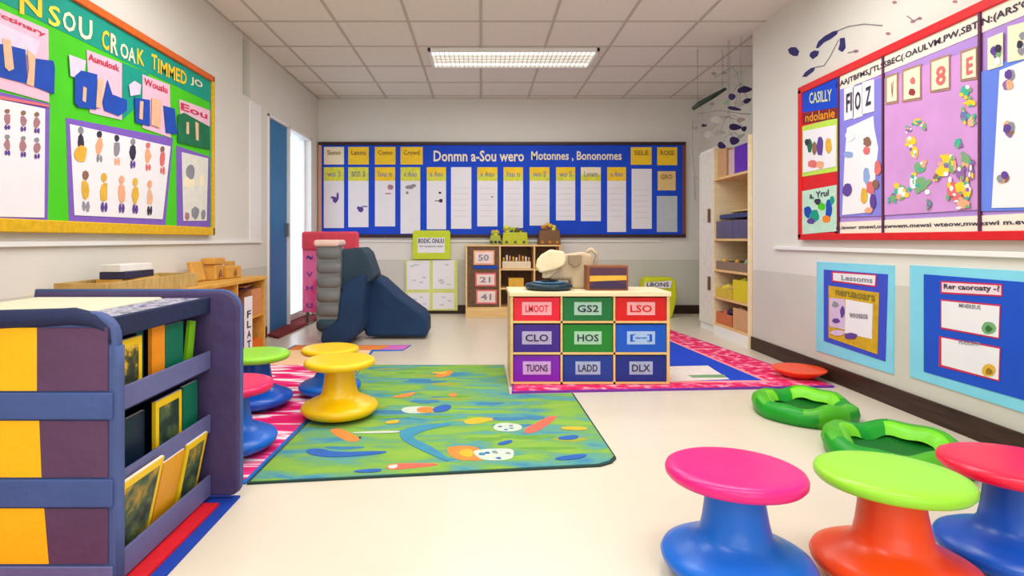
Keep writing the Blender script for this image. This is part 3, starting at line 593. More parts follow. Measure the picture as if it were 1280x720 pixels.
# ------------------------------------------------------------------ wobble stools
def plastic(n, c, **k): return mat(n, c, .32, .02, 6, spec=.5, **k)
P_pink = plastic('magenta_plastic', (232, 24, 128)); P_hot = plastic('hot_pink_plastic', (240, 20, 96)); P_lime = plastic('lime_plastic', (150, 222, 50)); P_red = plastic('crimson_plastic', (232, 16, 62))
P_blue = plastic('blue_plastic', (0, 106, 216)); P_or = plastic('orange_plastic', (246, 72, 10)); P_yel = plastic('yellow_plastic', (250, 200, 0)); P_dblue = plastic('deep_blue_plastic', (0, 84, 200))
ped = [(0, .012), (.14, .012), (.178, .022), (.197, .040), (.201, .055), (.194, .068), (.168, .082), (.135, .096), (.108, .110), (.094, .128), (.087, .16), (.081, .20), (.076, .24), (.074, .266)]
seatp = [(0, .262), (.12, .262), (.160, .264), (.176, .269), (.184, .278), (.185, .290), (.181, .299), (.171, .304), (.155, .306), (.10, .305), (0, .304)]
def stool(loc, sm, pm, label, tilt=(0, 0), rz=0, s=1):
    t = thing('wobble_stool', label, 'stool', loc, 'wobble stools on the classroom floor')
    def loc_build(mb, nm):
        for i, v in enumerate(mb.v): mb.v[i] = v * s + Vector(loc)
        return mb.build(nm, t)
    loc_build(MB().lathe(seatp, sm, n=64), 'seat')
    loc_build(MB().lathe(ped, pm, n=64), 'pedestal')
    loc_build(MB().lathe([(0, 0), (.10, 0), (.14, .006), (.152, .018), (.15, .024), (0, .024)], black, n=48), 'rubber_foot')
    t.rotation_euler = (tilt[0], tilt[1], rz)
    return t
stool((.712, 1.56, .008), P_pink, P_blue, 'magenta-topped wobble stool on a blue base, nearest the camera on the right', (-.05, 0))
stool((1.13, 1.53, .008), P_lime, P_or, 'lime-topped wobble stool on an orange base beside the magenta one', (-.05, 0))
stool((1.545, 1.60, .008), P_red, P_dblue, 'crimson-topped wobble stool on a blue base at the right photo edge', (-.04, 0))
stool((-.75, 2.98, .01), P_yel, P_yel, 'all-yellow wobble stool standing on the edge of the green rug')
stool((-1.12, 2.50, .008), P_hot, P_blue, 'hot pink topped wobble stool on blue base behind the book rack')
stool((-1.27, 3.16, .008), P_lime, P_dblue, 'lime-topped wobble stool on blue base, further back on the left')
stool((-.92, 3.42, .008), P_yel, P_blue, 'yellow-topped wobble stool on a blue base hidden behind the all-yellow one', s=.93)

# ------------------------------------------------------------------ green soft rings
limes = mat('lime_vinyl', (118, 214, 20), .4, .08, 8, .3, 12); dgr = mat('green_vinyl', (12, 150, 30), .4, .1, 8, .3, 12); dkg = mat('deep_green_vinyl', (0, 104, 22), .5, .08, 8, .3, 10); oliv = mat('olive_green_vinyl', (70, 130, 40), .5, .1)
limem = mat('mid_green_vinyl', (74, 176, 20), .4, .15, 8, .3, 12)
def ring(cx, cy, R, rot, label):
    n6 = 6
    def hexf(a):
        q = ((a - rot) % (2 * math.pi / n6)) - math.pi / n6
        return math.cos(math.pi / n6) / math.cos(q)
    prof = [(0, 0), (.82, 0), (.95, .03), (1.0, .45), (.97, .80), (.88, 1.0), (.78, .97), (.68, .80), (.62, .45), (.55, .28), (0, .25)]
    def rf(a, q):
        h = hexf(a); k = .25 if q < 5 else min(1, .25 + .18 * (q - 4)); return (1 - k) + k * h
    def zf(a, q): return (0.012 * math.sin(3 * (a - rot)) + .006 * math.sin(7 * a)) if 3 <= q <= 8 else 0
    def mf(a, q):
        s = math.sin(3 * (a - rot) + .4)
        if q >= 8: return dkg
        if q <= 1: return oliv  # olive tone on the underside and lower edge
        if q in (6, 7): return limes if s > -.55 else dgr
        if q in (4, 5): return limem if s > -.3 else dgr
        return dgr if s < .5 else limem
    p = [(r * R, h * .098) for r, h in prof]
    t = thing('floor_ring_seat', label, 'floor seat', (cx, cy, 0), 'green padded ring seats')
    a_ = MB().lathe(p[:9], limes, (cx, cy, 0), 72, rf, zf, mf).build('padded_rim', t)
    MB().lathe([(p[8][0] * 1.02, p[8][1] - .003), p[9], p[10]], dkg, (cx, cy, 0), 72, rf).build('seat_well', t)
ring(1.745, 3.03, .262, .25, 'smaller green padded ring seat by the corner of the pink border rug')
ring(1.79, 2.42, .285, .05, 'larger green padded ring seat behind the lime-topped stool')
# red dish against the skirting
t = MB().lathe([(0, .012), (.05, 0), (.09, .004), (.13, .03), (.165, .052), (.17, .058), (.16, .062), (.11, .056), (0, .052)], P_or, (2.158, 3.80, .0155), 48).build('balance_dish')
tag(t, 'flat orange-red dish resting on the floor by the right skirting', 'dish')

# ------------------------------------------------------------------ coloured cubby shelf
cx0, cx1, cyf, cyb, cz = .19, 1.215, 3.6, 3.98, .612
fz = .018
t = thing('cubby_shelf', 'low birch cubby shelf with nine coloured bins standing on the pink border rug', 'shelf', ((cx0 + cx1) / 2, 3.78, fz))
MB().box(cx0 - .008, cx1 + .008, cyf - .01, cyb, cz - .03, cz, woodl).build('top', t, bevel=.004)
for a in (cx0, cx1 - .018): MB().box(a, a + .018, cyf, cyb, fz, cz - .03, wood).build('side_panel', t, bevel=.002)
MB().box(cx0, cx1, cyb - .01, cyb - .001, fz, cz - .03, wood).build('back_panel', t)
cols = [(.207, .512), (.525, .848), (.860, 1.19)]
rows = [(.425, .605 - .025), (.222, .41), (.035, .205)]
colx = [.208, .518, .530, .853, .865, 1.197]
for a in (.513, .8525): MB().box(a, a + .013, cyf, cyb - .01, fz, cz - .03, wood).build('divider', t)
for a in (fz, .208, .41): MB().box(cx0 + .018, cx1 - .018, cyf, cyb - .01, a, a + .014, wood).build('shelf_board', t)
bincol = [[('scarlet', (232, 10, 44), 'LMOOT'), ('emerald', (0, 112, 54), 'GS2'), ('red', (216, 8, 14), 'LSO')], [('indigo', (58, 20, 140), 'CLO'), ('green', (0, 128, 34), 'HOS'), ('azure blue', (0, 84, 200), '[--]')], [('violet', (128, 16, 186), 'TUONS'), ('dark blue', (0, 50, 150), 'LADD'), ('navy blue', (0, 30, 132), 'DLX')]]
bz = [(.424, .575), (.222, .400), (.034, .200)]
bx = [(.212, .509), (.530, .849), (.870, 1.193)]
rn = ['top', 'middle', 'bottom']; cn = ['left', 'centre', 'right']
for r in range(3):
    for c in range(3):
        nm, rgb, tx = bincol[r][c]; x0, x1 = bx[c]; z0, z1 = bz[r]; m = plastic('bin_' + nm.replace(' ', '_'), rgb)
        q = thing('storage_bin', '%s bin in the %s row of the cubby shelf, %s column' % (nm, rn[r], cn[c]), 'bin', ((x0 + x1) / 2, cyf + .15, z0), 'coloured bins in the cubby shelf')
        yf = cyf + .006
        bb = MB().box(x0, x1, yf, yf + .012, z0, z1, m).box(x0, x1, yf + .26, yf + .27, z0, z1, m).box(x0, x0 + .008, yf + .012, yf + .26, z0, z1, m).box(x1 - .008, x1, yf + .012, yf + .26, z0, z1, m).box(x0 + .008, x1 - .008, yf + .012, yf + .26, z0, z0 + .008, m)
        bb.build('tub', q, bevel=.003)
        xm = (x0 + x1) / 2; w2 = (.095, .088, .09)[c] if r < 2 else (.09, .08, .075)[c]; zm = (z0 + z1) / 2 + .004; h2 = .042
        tint = mat('label_tint_' + nm.replace(' ', '_'), tuple(int(v * .35 + 255 * .65) for v in rgb), .7)
        lb = MB().box(xm - w2, xm + w2, yf - .002, yf - .0002, zm - h2, zm + h2, tint)
        lb.text(tx, (xm - w2 * .78, yf - .0022, zm - h2 * .55), (xm + w2 * .78, yf - .0022, zm - h2 * .55), (xm - w2 * .78, yf - .0022, zm + h2 * .55), m if c == 2 and r < 2 or (r, c) == (0, 0) else ink)
        lb.build('label', q)
# things on top of the cubby
t = tag(MB().lathe([(0, .002), (.13, .0), (.155, .012), (.16, .03), (.15, .042), (.10, .05), (.04, .046), (0, .044)], mat('dark_teal_fabric', (22, 50, 66), .4, .1, 6), (.455, 3.76, cz), 40).build('round_cushion'), 'dark teal round cushion lying on the left of the cubby top', 'cushion')
MB().lathe([(.06, .0), (.10, .0), (.11, .004), (.09, .006), (.06, .006)], mat('mid_blue_patch', (60, 120, 160), .4), (.455, 3.74, cz + .0485), 30).build('blue_ring', t)  # lighter blue ring on the cushion top
bagm = mat('beige_canvas', (196, 176, 146), .85, .05, 8, .3, 50)
t = thing('canvas_bag', 'beige canvas bag with cream cloth hanging over it on the cubby top', 'bag', (.62, 3.88, cz))
def soft(mb, nm, par, s=2, bev=.012): return mb.build(nm, par, bevel=bev, seg=3)
soft(MB().prism([(.62, 3.96, cz), (.77, 3.96, cz), (.765, 3.96, cz + .235), (.70, 3.96, cz + .25), (.60, 3.96, cz + .235), (.46, 3.96, cz + .24), (.47, 3.96, cz + .06), (.615, 3.96, cz + .06)], (0, -1, 0), .14, bagm), 'body', t, bev=.02)
mc = mat('cream_cloth', (236, 218, 180), .85, .05, 8, .4, 20)
m_ = MB().prism([(.37, 3.80, cz + .15), (.40, 3.80, cz + .11), (.45, 3.80, cz + .12), (.50, 3.80, cz + .13), (.56, 3.80, cz + .16), (.575, 3.80, cz + .20), (.56, 3.80, cz + .255), (.47, 3.80, cz + .27), (.41, 3.80, cz + .235), (.38, 3.80, cz + .20)], (0, -1, 0), .035, mc)
m_.prism([(.42, 3.84, cz + .07), (.47, 3.84, cz + .07), (.53, 3.84, cz + .13), (.42, 3.84, cz + .13)], (0, -1, 0), .03, mc); soft(m_, 'cloth', t)
MB().prism([(.59, 3.815, cz + .23), (.60, 3.815, cz + .17), (.64, 3.815, cz + .145), (.68, 3.815, cz + .17), (.69, 3.815, cz + .23)], (0, -1, 0), .008, mat('taupe_pocket', (150, 132, 104), .9)).build('pocket', t, bevel=.003)
MB().tube([(.72, 3.88, cz + .24), (.76, 3.86, cz + .27), (.80, 3.86, cz + .235), (.79, 3.88, cz + .15), (.765, 3.89, cz + .12)], .014, bagm, 8).build('handle', t)
t = thing('picture_box', 'brown wooden box with purple and yellow layered front on the cubby top', 'box', (.84, 3.82, cz))
m_ = MB().box(.70 + .0, .97, 3.68, 3.80, cz, cz + .165, mat('russet_wood', (142, 84, 50), .6)); m_.build('body', t, bevel=.003)
m_ = MB().box(.715, .957, 3.677, 3.6798, cz + .012, cz + .150, mat('dusk_purple', (86, 50, 70), .7))
m_.prism([(.715, 3.677, cz + .06), (.957, 3.677, cz + .07), (.957, 3.677, cz + .10), (.715, 3.677, cz + .098)], (0, -1, 0), .001, gold)
m_.prism([(.715, 3.676, cz + .03), (.76, 3.676, cz + .06), (.84, 3.676, cz + .065), (.957, 3.676, cz + .04), (.957, 3.676, cz + .012), (.715, 3.676, cz + .012)], (0, -1, 0), .001, mat('dark_plum', (56, 40, 76), .7)).build('picture', t)

# ------------------------------------------------------------------ fabric book rack
RX0, RXF, RXE, RY0, RY1, RZ = -1.62, -.985, -.95, 1.46, 2.03, .765
mt = tag(MB().box(-1.70, -.885, 1.15, 2.06, 0, .008, mat('cobalt_mat', (8, 60, 170), .8, .08)).build('floor_mat'), 'cobalt blue mat edge showing beneath the fabric book rack', 'mat')
mr = tag(MB().box(-1.66, -.925, 1.2, 1.98, .009, .018, mat('scarlet_mat', (222, 16, 36), .7, .08)).build('floor_mat'), 'red mat lying on the blue one under the fabric book rack', 'mat')
zb = .02
def rounded(x0, x1, z0, z1, r, y, n=7):
    pts = [(x0, y, z0 + .02), (x0 + .01, y, z0), (x1 - r * .5, y, z0)]
    pts += [(x1 - r * .5 + r * .5 * math.sin(a), y, z0 + r * .5 - r * .5 * math.cos(a)) for a in [math.pi / 2 * k / 4 for k in range(1, 5)]]
    pts += [(x1 - r + r * math.cos(a), y, z1 - r + r * math.sin(a)) for a in [math.pi / 2 * k / n for k in range(n + 1)]]
    pts += [(x0, y, z1)]
    return pts
t = thing('book_rack', 'plum, yellow and navy fabric book rack standing at the left foreground', 'book rack', (-1.27, 1.75, zb))
ep = MB().prism(rounded(RX0, RXE, zb, RZ - .005, .07, RY0 + .03), (0, -1, 0), .03, blind).build('end_panel', t, bevel=.008, seg=3)
# coloured blocks, straps and rim on the near end
m_ = MB(); y_ = RY0 - .001
def fr_quad(mb, x0, x1, z0, z1, m, th=.004, sl=0): mb.prism([(x0 , y_, z0), (x1 + sl, y_, z0), (x1, y_, z1), (x0, y_, z1)], (0, -1, 0), th, m)
blocks = [(.555, .72, -1.154, 0), (.33, .478, -1.148, .006), (.105, .25, -1.135, .012)]
for i, (z0, z1, xm, sl) in enumerate(blocks):
    o_ = MB(); fr_quad(o_, RX0 + .01, xm, z0, z1, yelf, .004, sl); o_.build('yellow_block', ep, bevel=.002)
    o_ = MB(); o_.prism([(xm + sl, y_, z0), (RXE - .02, y_, z0), (RXE - .02, y_, z1), (xm, y_, z1)], (0, -1, 0), .004, purpf); o_.build('plum_block', ep, bevel=.002)
for z0, z1 in ((.482, .551), (.254, .326), (.025, .10)): o_ = MB(); fr_quad(o_, RX0 + .005, RXE - .006, z0, z1, strapb if z0 > .1 else strapm, .008); o_.build('strap', ep, bevel=.003)
rim = MB(); path = [Vector((RX0, RY0 + .012, RZ - .022)), Vector((-1.30, RY0 + .008, RZ - .028)), Vector((-1.10, RY0 + .01, RZ - .02)), Vector((RXE - .12, RY0 + .01, RZ - .018)), Vector((RXE - .06, RY0 + .01, RZ - .028)), Vector((RXE - .025, RY0 + .01, RZ - .055)), Vector((RXE - .012, RY0 + .01, RZ - .10))]
rim.tube(path, [.026, .027, .024, .024, .02, .015, .009], navy, 12).build('padded_rim', t)
bd = MB().tube([Vector((RXE - .004, RY0 + .015, z_)) for z_ in (.06, .2, .4, .6, .67)], .014, blind, 10); bd.build('binding', t)
# far end panel
fp = MB().prism(rounded(RX0, RXE + .075, zb, RZ - .005, .07, RY1 + .03), (0, -1, 0), .035, purpd).build('end_panel', t, bevel=.01, seg=3)
MB().tube([(x_, RY1 + .012, z_) for x_, _, z_ in rounded(RX0, RXE + .075, zb + .01, RZ - .005, .07, 0)[2:]], .009, blind, 8).build('binding', t)
# core: back, shelves and top band
dk = mat('dark_green_lining', (10, 44, 52), .8, .15, 8)
MB().box(-1.29, -1.27, RY0 + .03, RY1 - .005, zb, .69, dk).build('centre_panel', t)
for i, z_ in enumerate((.028, .247, .475)): MB().box(-1.27, RXF, RY0 + .03, RY1 - .005, z_, z_ + .012, navy).build('shelf', t)
MB().box(-1.6, RXF + .004, RY0 + .03, RY1 - .005, .688, .70, navy).box(RXF - .008, RXF + .008, RY0 + .03, RY1 - .005, .685, .742, navy).build('top_band', t, bevel=.004)
MB().box(-1.14, RXF - .008, RY0 + .04, RY1 - .01, .70, .738, liner).build('floral_lining', t, bevel=.006)
MB().box(-1.6, -1.565, RY0 + .03, RY1 - .005, zb, .70, purpd).build('side_panel', t)
MB().box(-1.6, -1.145, RY0 + .035, RY1 - .01, .70, .742, mat('ivory_cover', (216, 210, 186), .8, .05)).build('top_cover', t, bevel=.008)
for z0, z1 in ((.482, .547), (.253, .318), (.024, .10)): MB().box(RXF, RXF + .009, RY0 + .03, RY1 - .006, z0, z1, strapm).build('strap', t, bevel=.003)
# books
def px2y(px, X=RXF - .02): return F * X / (px - CX)
bcov = {n: mat('cover_' + n, c, .4, .08, 12) for n, c in dict(yellow=(250, 206, 20), orange=(244, 150, 20), green=(10, 112, 84), lime=(120, 190, 20), darkgreen=(8, 70, 62), navy=(16, 40, 66), amber=(232, 164, 24), teal=(20, 90, 96)).items()}
picm = ramp_mat('book_picture', [(.38, (50, 58, 50)), (.48, (90, 90, 40)), (.56, (214, 170, 50)), (.66, (240, 214, 110))], (1, 1, 1), 22, rough=.5)
picd = ramp_mat('book_picture_dark', [(.4, (36, 56, 48)), (.52, (80, 104, 70)), (.64, (190, 150, 50))], (1, 1, 1), 14, rough=.5)
def book(y0, y1, zf, h, cov, label, pm=None, lean=0.0, tilt=0.0, x=None, grp='picture books in the fabric rack'):
    y0, y1 = min(y0, y1), max(y0, y1); X = (x or (RXF - .022)); w_ = y1 - y0; yc = (y0 + y1) / 2; th = .012
    q = thing('picture_book', label, 'book', (X, yc, zf), grp)
    R = Euler((tilt, -lean, 0)).to_matrix()
    def T(a): return R @ Vector(a) + Vector((X, yc, zf + .5 * w_ * abs(math.sin(tilt)) + (.012 * math.sin(abs(lean)))))
    def bx_(mb, a, m): 
        vs = MB().box(*a, m)
        mb.add([T(v) for v in vs.v], vs.f, m)
    m1 = MB(); bx_(m1, (-th, 0, -w_ / 2, w_ / 2, 0, h), cov); m1.build('cover', q)
    m1 = MB(); bx_(m1, (-th * .8, -th * .2, -w_ / 2 + .003, w_ / 2 + .0008, .003, h + .0008), paper); m1.build('pages', q)
    if pm: m1 = MB(); bx_(m1, (0.0003, .0012, -w_ / 2 + .018, w_ / 2 - .018, .03, h - .022), pm); m1.build('cover_picture', q)
    return q
S1, S2, S3 = .487, .259, .04
book(1.52, 1.665, S1, .178, bcov['yellow'], 'yellow picture book at the near end of the rack top tier', picm)
book(1.675, 1.71, S1, .19, bcov['teal'], 'narrow teal book between yellow and orange ones in the top tier', x=RXF - .045)
book(1.715, 1.785, S1, .195, bcov['orange'], 'orange book in the rack top tier', None)
book(1.79, 1.895, S1, .185, bcov['green'], 'dark green book right of the orange one in the top tier')
book(1.915, 1.955, S1, .175, bcov['lime'], 'slanting lime green book at the far end of the top tier', tilt=-.18, x=RXF - .025)
book(1.52, 1.61, S2, .17, bcov['darkgreen'], 'deep green book at the near end of the middle tier', x=RXF - .05)
book(1.615, 1.725, S2, .165, bcov['navy'], 'dark navy book left of the yellow one in the middle tier', x=RXF - .05)
book(1.735, 1.885, S2, .185, bcov['yellow'], 'yellow picture book in the rack middle tier', picd)
book(1.895, 1.99, S2, .19, bcov['green'], 'green book at the far end of the middle tier')
book(1.505, 1.70, S3, .255, bcov['yellow'], 'yellow book with dark cover picture at near end of bottom tier', picd, lean=-.21, x=RXF - .028)
book(1.715, 1.835, S3, .225, bcov['amber'], 'amber book in the middle of the rack bottom tier', None, lean=-.2, x=RXF - .03)
book(1.85, 1.985, S3, .23, bcov['yellow'], 'yellow picture book at the far end of the bottom tier', picd, lean=-.2, x=RXF - .028)

# ------------------------------------------------------------------ low wooden bookcase along the left wall
BX0, BX1, BYa, BYb, BZ = XL + .02, -1.75, 2.55, 4.55, .625
t = thing('low_bookcase', 'long low honey-wood bookcase along the left wall', 'bookcase', (-1.9, 3.5, 0))
MB().box(BX0, BX1 + .01, BYa, BYb + .01, BZ, BZ + .03, woody).build('top', t, bevel=.004)
MB().box(BX0, BX0 + .012, BYa, BYb, .0, BZ, woody).build('back_panel', t)
for y_ in (BYa, 3.2, 4.02, BYb - .02): MB().box(BX0 + .012, BX1, y_, y_ + .022, 0, BZ, woody).build('upright', t, bevel=.002)
for y0, y1 in ((BYa + .022, 3.2), (3.222, 4.02), (4.042, BYb - .02)):
    for z_ in (.04, .34 if y0 > 4 else .3): MB().box(BX0 + .012, BX1 - .004, y0, y1, z_, z_ + .018, woody).build('shelf', t)
tan = mat('tan_card', (206, 140, 96), .8, .06)
o_ = tag(MB().box(BX0 + .03, BX1 - .02, 4.33, 4.52, .359, .56, tan).build('file_box'), 'tan file box upright at the far end of the low bookcase', 'box')
o_ = tag(MB().box(BX0 + .05, BX1 - .01, 4.3, 4.5, .059, .16, mat('burnt_orange_box', (220, 104, 20), .5)).build('storage_box', bevel=.004), 'small orange box on the bottom shelf of the low bookcase', 'box')
o_ = tag(MB().box(BX0 + .05, BX1 - .02, 4.07, 4.21, .059, .30, mat('terracotta_box', (212, 140, 100), .6)).build('storage_box', bevel=.004), 'terracotta box standing low in the end bay of the bookcase', 'box')
for i in range(3):
    o_ = tag(MB().obox((-1.90, 4.30, .565 + i * .012), (.22, .2, .009), (0, 0, .1 * i), [mat('maroon_cover', (110, 50, 50)), ink, tan][i]).build('magazine'), ['maroon magazine at the bottom of the pile inside the low bookcase', 'dark magazine in the middle of the pile inside the low bookcase', 'tan magazine on top of the pile inside the low bookcase'][i], 'magazine', 'magazines in the low bookcase')
bn = MB(); prev = None
pts = [(-1.735, z_) for z_ in (.50, .40, .30, .2, .12, .06)]
bn.box(-1.745, -1.742, 4.13, 4.27, .04, .52, paper)
for i, ch in enumerate('FLAT'): bn.text(ch, (-1.7418, 4.17, .36 - i * .075), (-1.7418, 4.24, .36 - i * .075), (-1.7418, 4.17, .415 - i * .075), ink)
tag(bn.build('paper_banner'), 'white paper strip with dark letters hanging down the low bookcase front', 'banner')
# things on the bookcase
BT = BZ + .03
wd = ramp_mat('straw_board', [(.3, (176, 140, 80)), (.7, (206, 176, 112))], (3, 20, 3), 3, rough=.7)
t = thing('wooden_tray', 'flat straw-coloured wooden tray on the low bookcase', 'tray', (-1.86, 3.1, BT))
m_ = MB().box(-2.03, -1.78, 2.66, 3.52, BT, BT + .012, wd); m_.build('base', t)
for a in ((-2.03, -2.015, 2.66, 3.52), (-1.795, -1.78, 2.66, 3.52), (-2.015, -1.795, 2.66, 2.675), (-2.015, -1.795, 3.505, 3.52)): MB().box(*a, BT + .012, BT + .085, wd).build('edge', t, bevel=.002)
for i in range(4):
    o_ = tag(MB().obox((-1.905 + .004 * i, 3.05 - .02 * i, BT + .0125 + .019 + i * .038), (.15 - .01 * i, .34 - .03 * i, .037), (0, 0, .06 * (-1) ** i), [wd, woody, mat('navy_cover', (44, 42, 74)), mat('white_box', (232, 228, 226))][i]).build(['wooden_slab', 'wooden_slab', 'book', 'small_box'][i], bevel=.003),
        ['straw-brown wooden slab lying in the tray, under the other pieces', 'honey wooden slab second up in the tray pile', 'navy book on the slabs in the wooden tray', 'white box on top of the pile in the wooden tray'][i], ['slab', 'slab', 'book', 'box'][i])
ym = mat('golden_wood_block', (214, 158, 70), .5, .08, 20)
blk = [((-1.97, 3.88, .07), (.03, .16, .14), (.0, -.25, 0), 'tall thin honey wooden block leaning at the left of the block cluster'), ((-1.95, 4.08, .055), (.09, .16, .11), (0, 0, .1), 'cube-like honey wooden block beside the leaning one'),
       ((-1.93, 4.27, .045), (.11, .20, .09), (0, 0, -.1), 'broad low honey wooden block with a dark triangular cut'), ((-1.95, 4.08, .135), (.10, .19, .045), (0, 0, .05), 'rounded honey wooden block on top of the cube-like block'),
       ((-2.0, 4.46, .06), (.05, .11, .12), (0, 0, .1), 'upright honey wooden block at the far right of the block cluster')]
for c, s_, r_, lab in blk:
    m1 = MB().obox((c[0], c[1], BT + c[2] + .001), s_, r_, ym); o_ = tag(m1.build('wooden_block', bevel=.008, seg=3), lab, 'wooden block', 'wooden blocks on the low bookcase')
    if 'triangular' in lab or 'cube' in lab:
        X = c[0] + s_[0] / 2 + .008; MB().prism([(X, c[1] - .025, BT + .02), (X, c[1] + .02, BT + .02), (X, c[1], BT + .075)], (1, 0, 0), .003, brn).build('dark_cutout', o_)

# ------------------------------------------------------------------ navy soft play shape
nv = mat('navy_soft_fabric', (14, 52, 92), .7, .12, 4, .4, 9); nv2 = mat('slate_soft_fabric', (44, 66, 84), .7, .12, 4, .4, 9)
t = thing('soft_play_shape', 'large navy fabric play shape with two splayed legs near the blue door', 'play structure', (-1.0, 5.2, 0))
Y0 = 5.05
def Q(px, py, Y=Y0): return pt(px, py, Y)
def softprism(pix, Y, depth, m, nm, bev=.03):
    pts = [pt(x_, y_, Y) for x_, y_ in pix]; pts = [Vector((p.x, p.y, max(p.z, .001))) for p in pts]
    return MB().prism(pts, (0, 1, 0), depth, m).build(nm, t, bevel=bev, seg=4)
softprism([(400, 428), (410, 434), (430, 432), (444, 422), (452, 410), (454, 372), (456, 343), (441, 348), (428, 357), (423, 380), (421, 400), (402, 414)], 4.98, .5, nv, 'front_leg', .025)
softprism([(421, 312), (452, 309), (459, 316), (469, 345), (462, 352), (440, 360), (426, 385), (420, 400)], 5.10, .34, nv2, 'shoulder')
softprism([(450, 350), (461, 343), (476, 350), (500, 372), (528, 392), (534, 401), (534, 421), (457, 421), (451, 400)], 5.30, .42, nv, 'wing')
rb = MB(); gry = mat('grey_corduroy', (116, 120, 122), .6, .12, 8, .2, 30)
for i in range(6):
    zt_ = .885 - i * .128
    xa, xb = pt(398, 300, 5.03).x, pt(425, 300, 5.03).x
    rb.tube([(xa, 5.06, zt_ - .064), (xa + .02, 5.055, zt_ - .064), (xb - .02, 5.055, zt_ - .064), (xb, 5.06, zt_ - .064)], [.055, .068, .068, .055], gry if i < 5 else nv2, 12)
rb.box(xa - .01, xb + .004, 5.012, 5.11, .16, .885, gry)
rb.build('ribbed_side', t)
MB().box(pt(396, 1, 5.1).x, pt(427, 1, 5.1).x, 4.985, 5.28, .885, .945, mat('shell_pink_fabric', (240, 206, 196), .7)).build('cap', t, bevel=.025, seg=4)
MB().box(pt(396, 1, 5.1).x, pt(427, 1, 5.1).x, 5.12, 5.16, .03, .885, mat('pale_board', (206, 206, 204))).build('core_board', t)
# pink pocket chart on a stand behind it
t = thing('pocket_chart_stand', 'pink pocket chart with purple marks standing behind the navy play shape', 'chart stand', (-1.6, 6.3, 0))
Yc = 6.2
pk = ramp_mat('pink_chart', [(.4, (236, 60, 130)), (.6, (250, 120, 170))], (1, 1, 1), 5, rough=.6); cr = mat('coral_red_fabric', (240, 76, 96), .6, .12, 8, .4, 10)
a, c = pt(378, 0, Yc).x, pt(448, 0, Yc).x
MB().box(a, c, Yc, Yc + .03, .14, 1.0, pk).build('chart', t, bevel=.005)
MB().box(a - .003, c + .003, Yc - .04, Yc + .05, .83, 1.035, cr).build('cover', t, bevel=.03, seg=3)
m_ = MB()
for py_, tx in ((322, '~'), (343, 'V'), (360, 'H'), (382, 'U')): m_.text(tx, pt(383, py_ + 3, Yc), pt(391, py_ + 3, Yc), pt(383, py_ - 3, Yc), inkp, .002)
m_.build('lettering', t)
for x_ in (a + .04, c - .06): MB().box(x_, x_ + .03, Yc - .03, Yc + .17, 0, .025, steel).box(x_, x_ + .03, Yc + .002, Yc + .028, .025, .14, steel).build('foot', t)
t = tag(MB().prism([FL(331, 420), FL(348, 424), FL(402, 398), FL(385, 393)], (0, 0, 1), .03, mat('dark_red_mat', (126, 44, 44), .9, .2, 14, .4, 40)).build('door_mat', bevel=.01), 'dark red mat lying in front of the blue door', 'mat')

# ------------------------------------------------------------------ lime paper chart on the back wall
t = thing('lime_chart', 'lime-framed chart of four white papers with a title board on the back wall', 'wall chart', BW(539, 389))
MB().quad(BW, [(507, 325), (572, 325), (572, 388), (507, 388)], .02, mat('pale_lime_card', (216, 224, 130)), .012).build('backing', t)
for i, (a, c, yt, yb) in enumerate([(509, 537, 326, 362), (541, 568, 325, 361), (510, 537, 366, 386), (541, 568, 366, 386)]):
    m_ = MB().quad(BW, [(a, yt), (c, yt), (c, yb), (a, yb)], .034, paper, .002)
    for k in range(7 if yb - yt > 25 else 3): m_.blob(BW, random.uniform(a + 5, c - 5), random.uniform(yt + 5, yb - 4), 2.6, 1, .0362, [mat('faint_ink', (196, 196, 204)), mat('pale_grey_ink', (206, 206, 212)), mat('faint_sage', (190, 212, 190))][k % 3])
    m_.build('paper', t)
MB().quad(BW, [(518, 288), (561, 288), (563, 290), (563, 324), (516, 324), (516, 291)], .047, limec, .012).build('title_board', t, bevel=.006)
MB().quad(BW, [(522, 297), (556, 297), (556, 316), (522, 316)], .0595, paper, .002).wtext(BW, 'BODIC ONUU', 523, 555, 298, 304, 304, .062, ink).wtext(BW, 'wr nonsroo ansr', 524, 554, 307, 309, 309, .062, inkg).build('title_paper', t)

# ------------------------------------------------------------------ cabinet at the back wall
Yf = 6.78; sc = Yf
def kx(px): return pt(px, 0, Yf).x
def kz(py): return pt(0, py, Yf).z
t = thing('back_cabinet', 'wooden cabinet against the back wall with a brown picture panel at left', 'cabinet', (kx(640), 6.95, 0))
zt_ = kz(306)
MB().box(kx(582), kx(702), Yf - .01, 7.12, zt_ - .02, zt_, wood).build('top', t, bevel=.003)
MB().box(kx(584), kx(624), Yf, Yf + .02, kz(384), zt_ - .02, brown).build('front_panel', t)
MB().box(kx(582), kx(700), Yf - .004, 7.1, 0.0, kz(384), wood).build('plinth', t, bevel=.003)
for x_ in (582, 624, 667, 699): MB().box(kx(x_), kx(x_) + .02, Yf - .003, 7.1, kz(384), zt_ - .02, wood).build('upright', t)
for py in (338, 362): MB().box(kx(624) + .02, kx(699), Yf, 7.09, kz(py), kz(py) + .02, wood).build('shelf', t)
MB().box(kx(584), kx(700), 7.09, 7.1, kz(384), zt_ - .02, brown).build('back_panel', t)
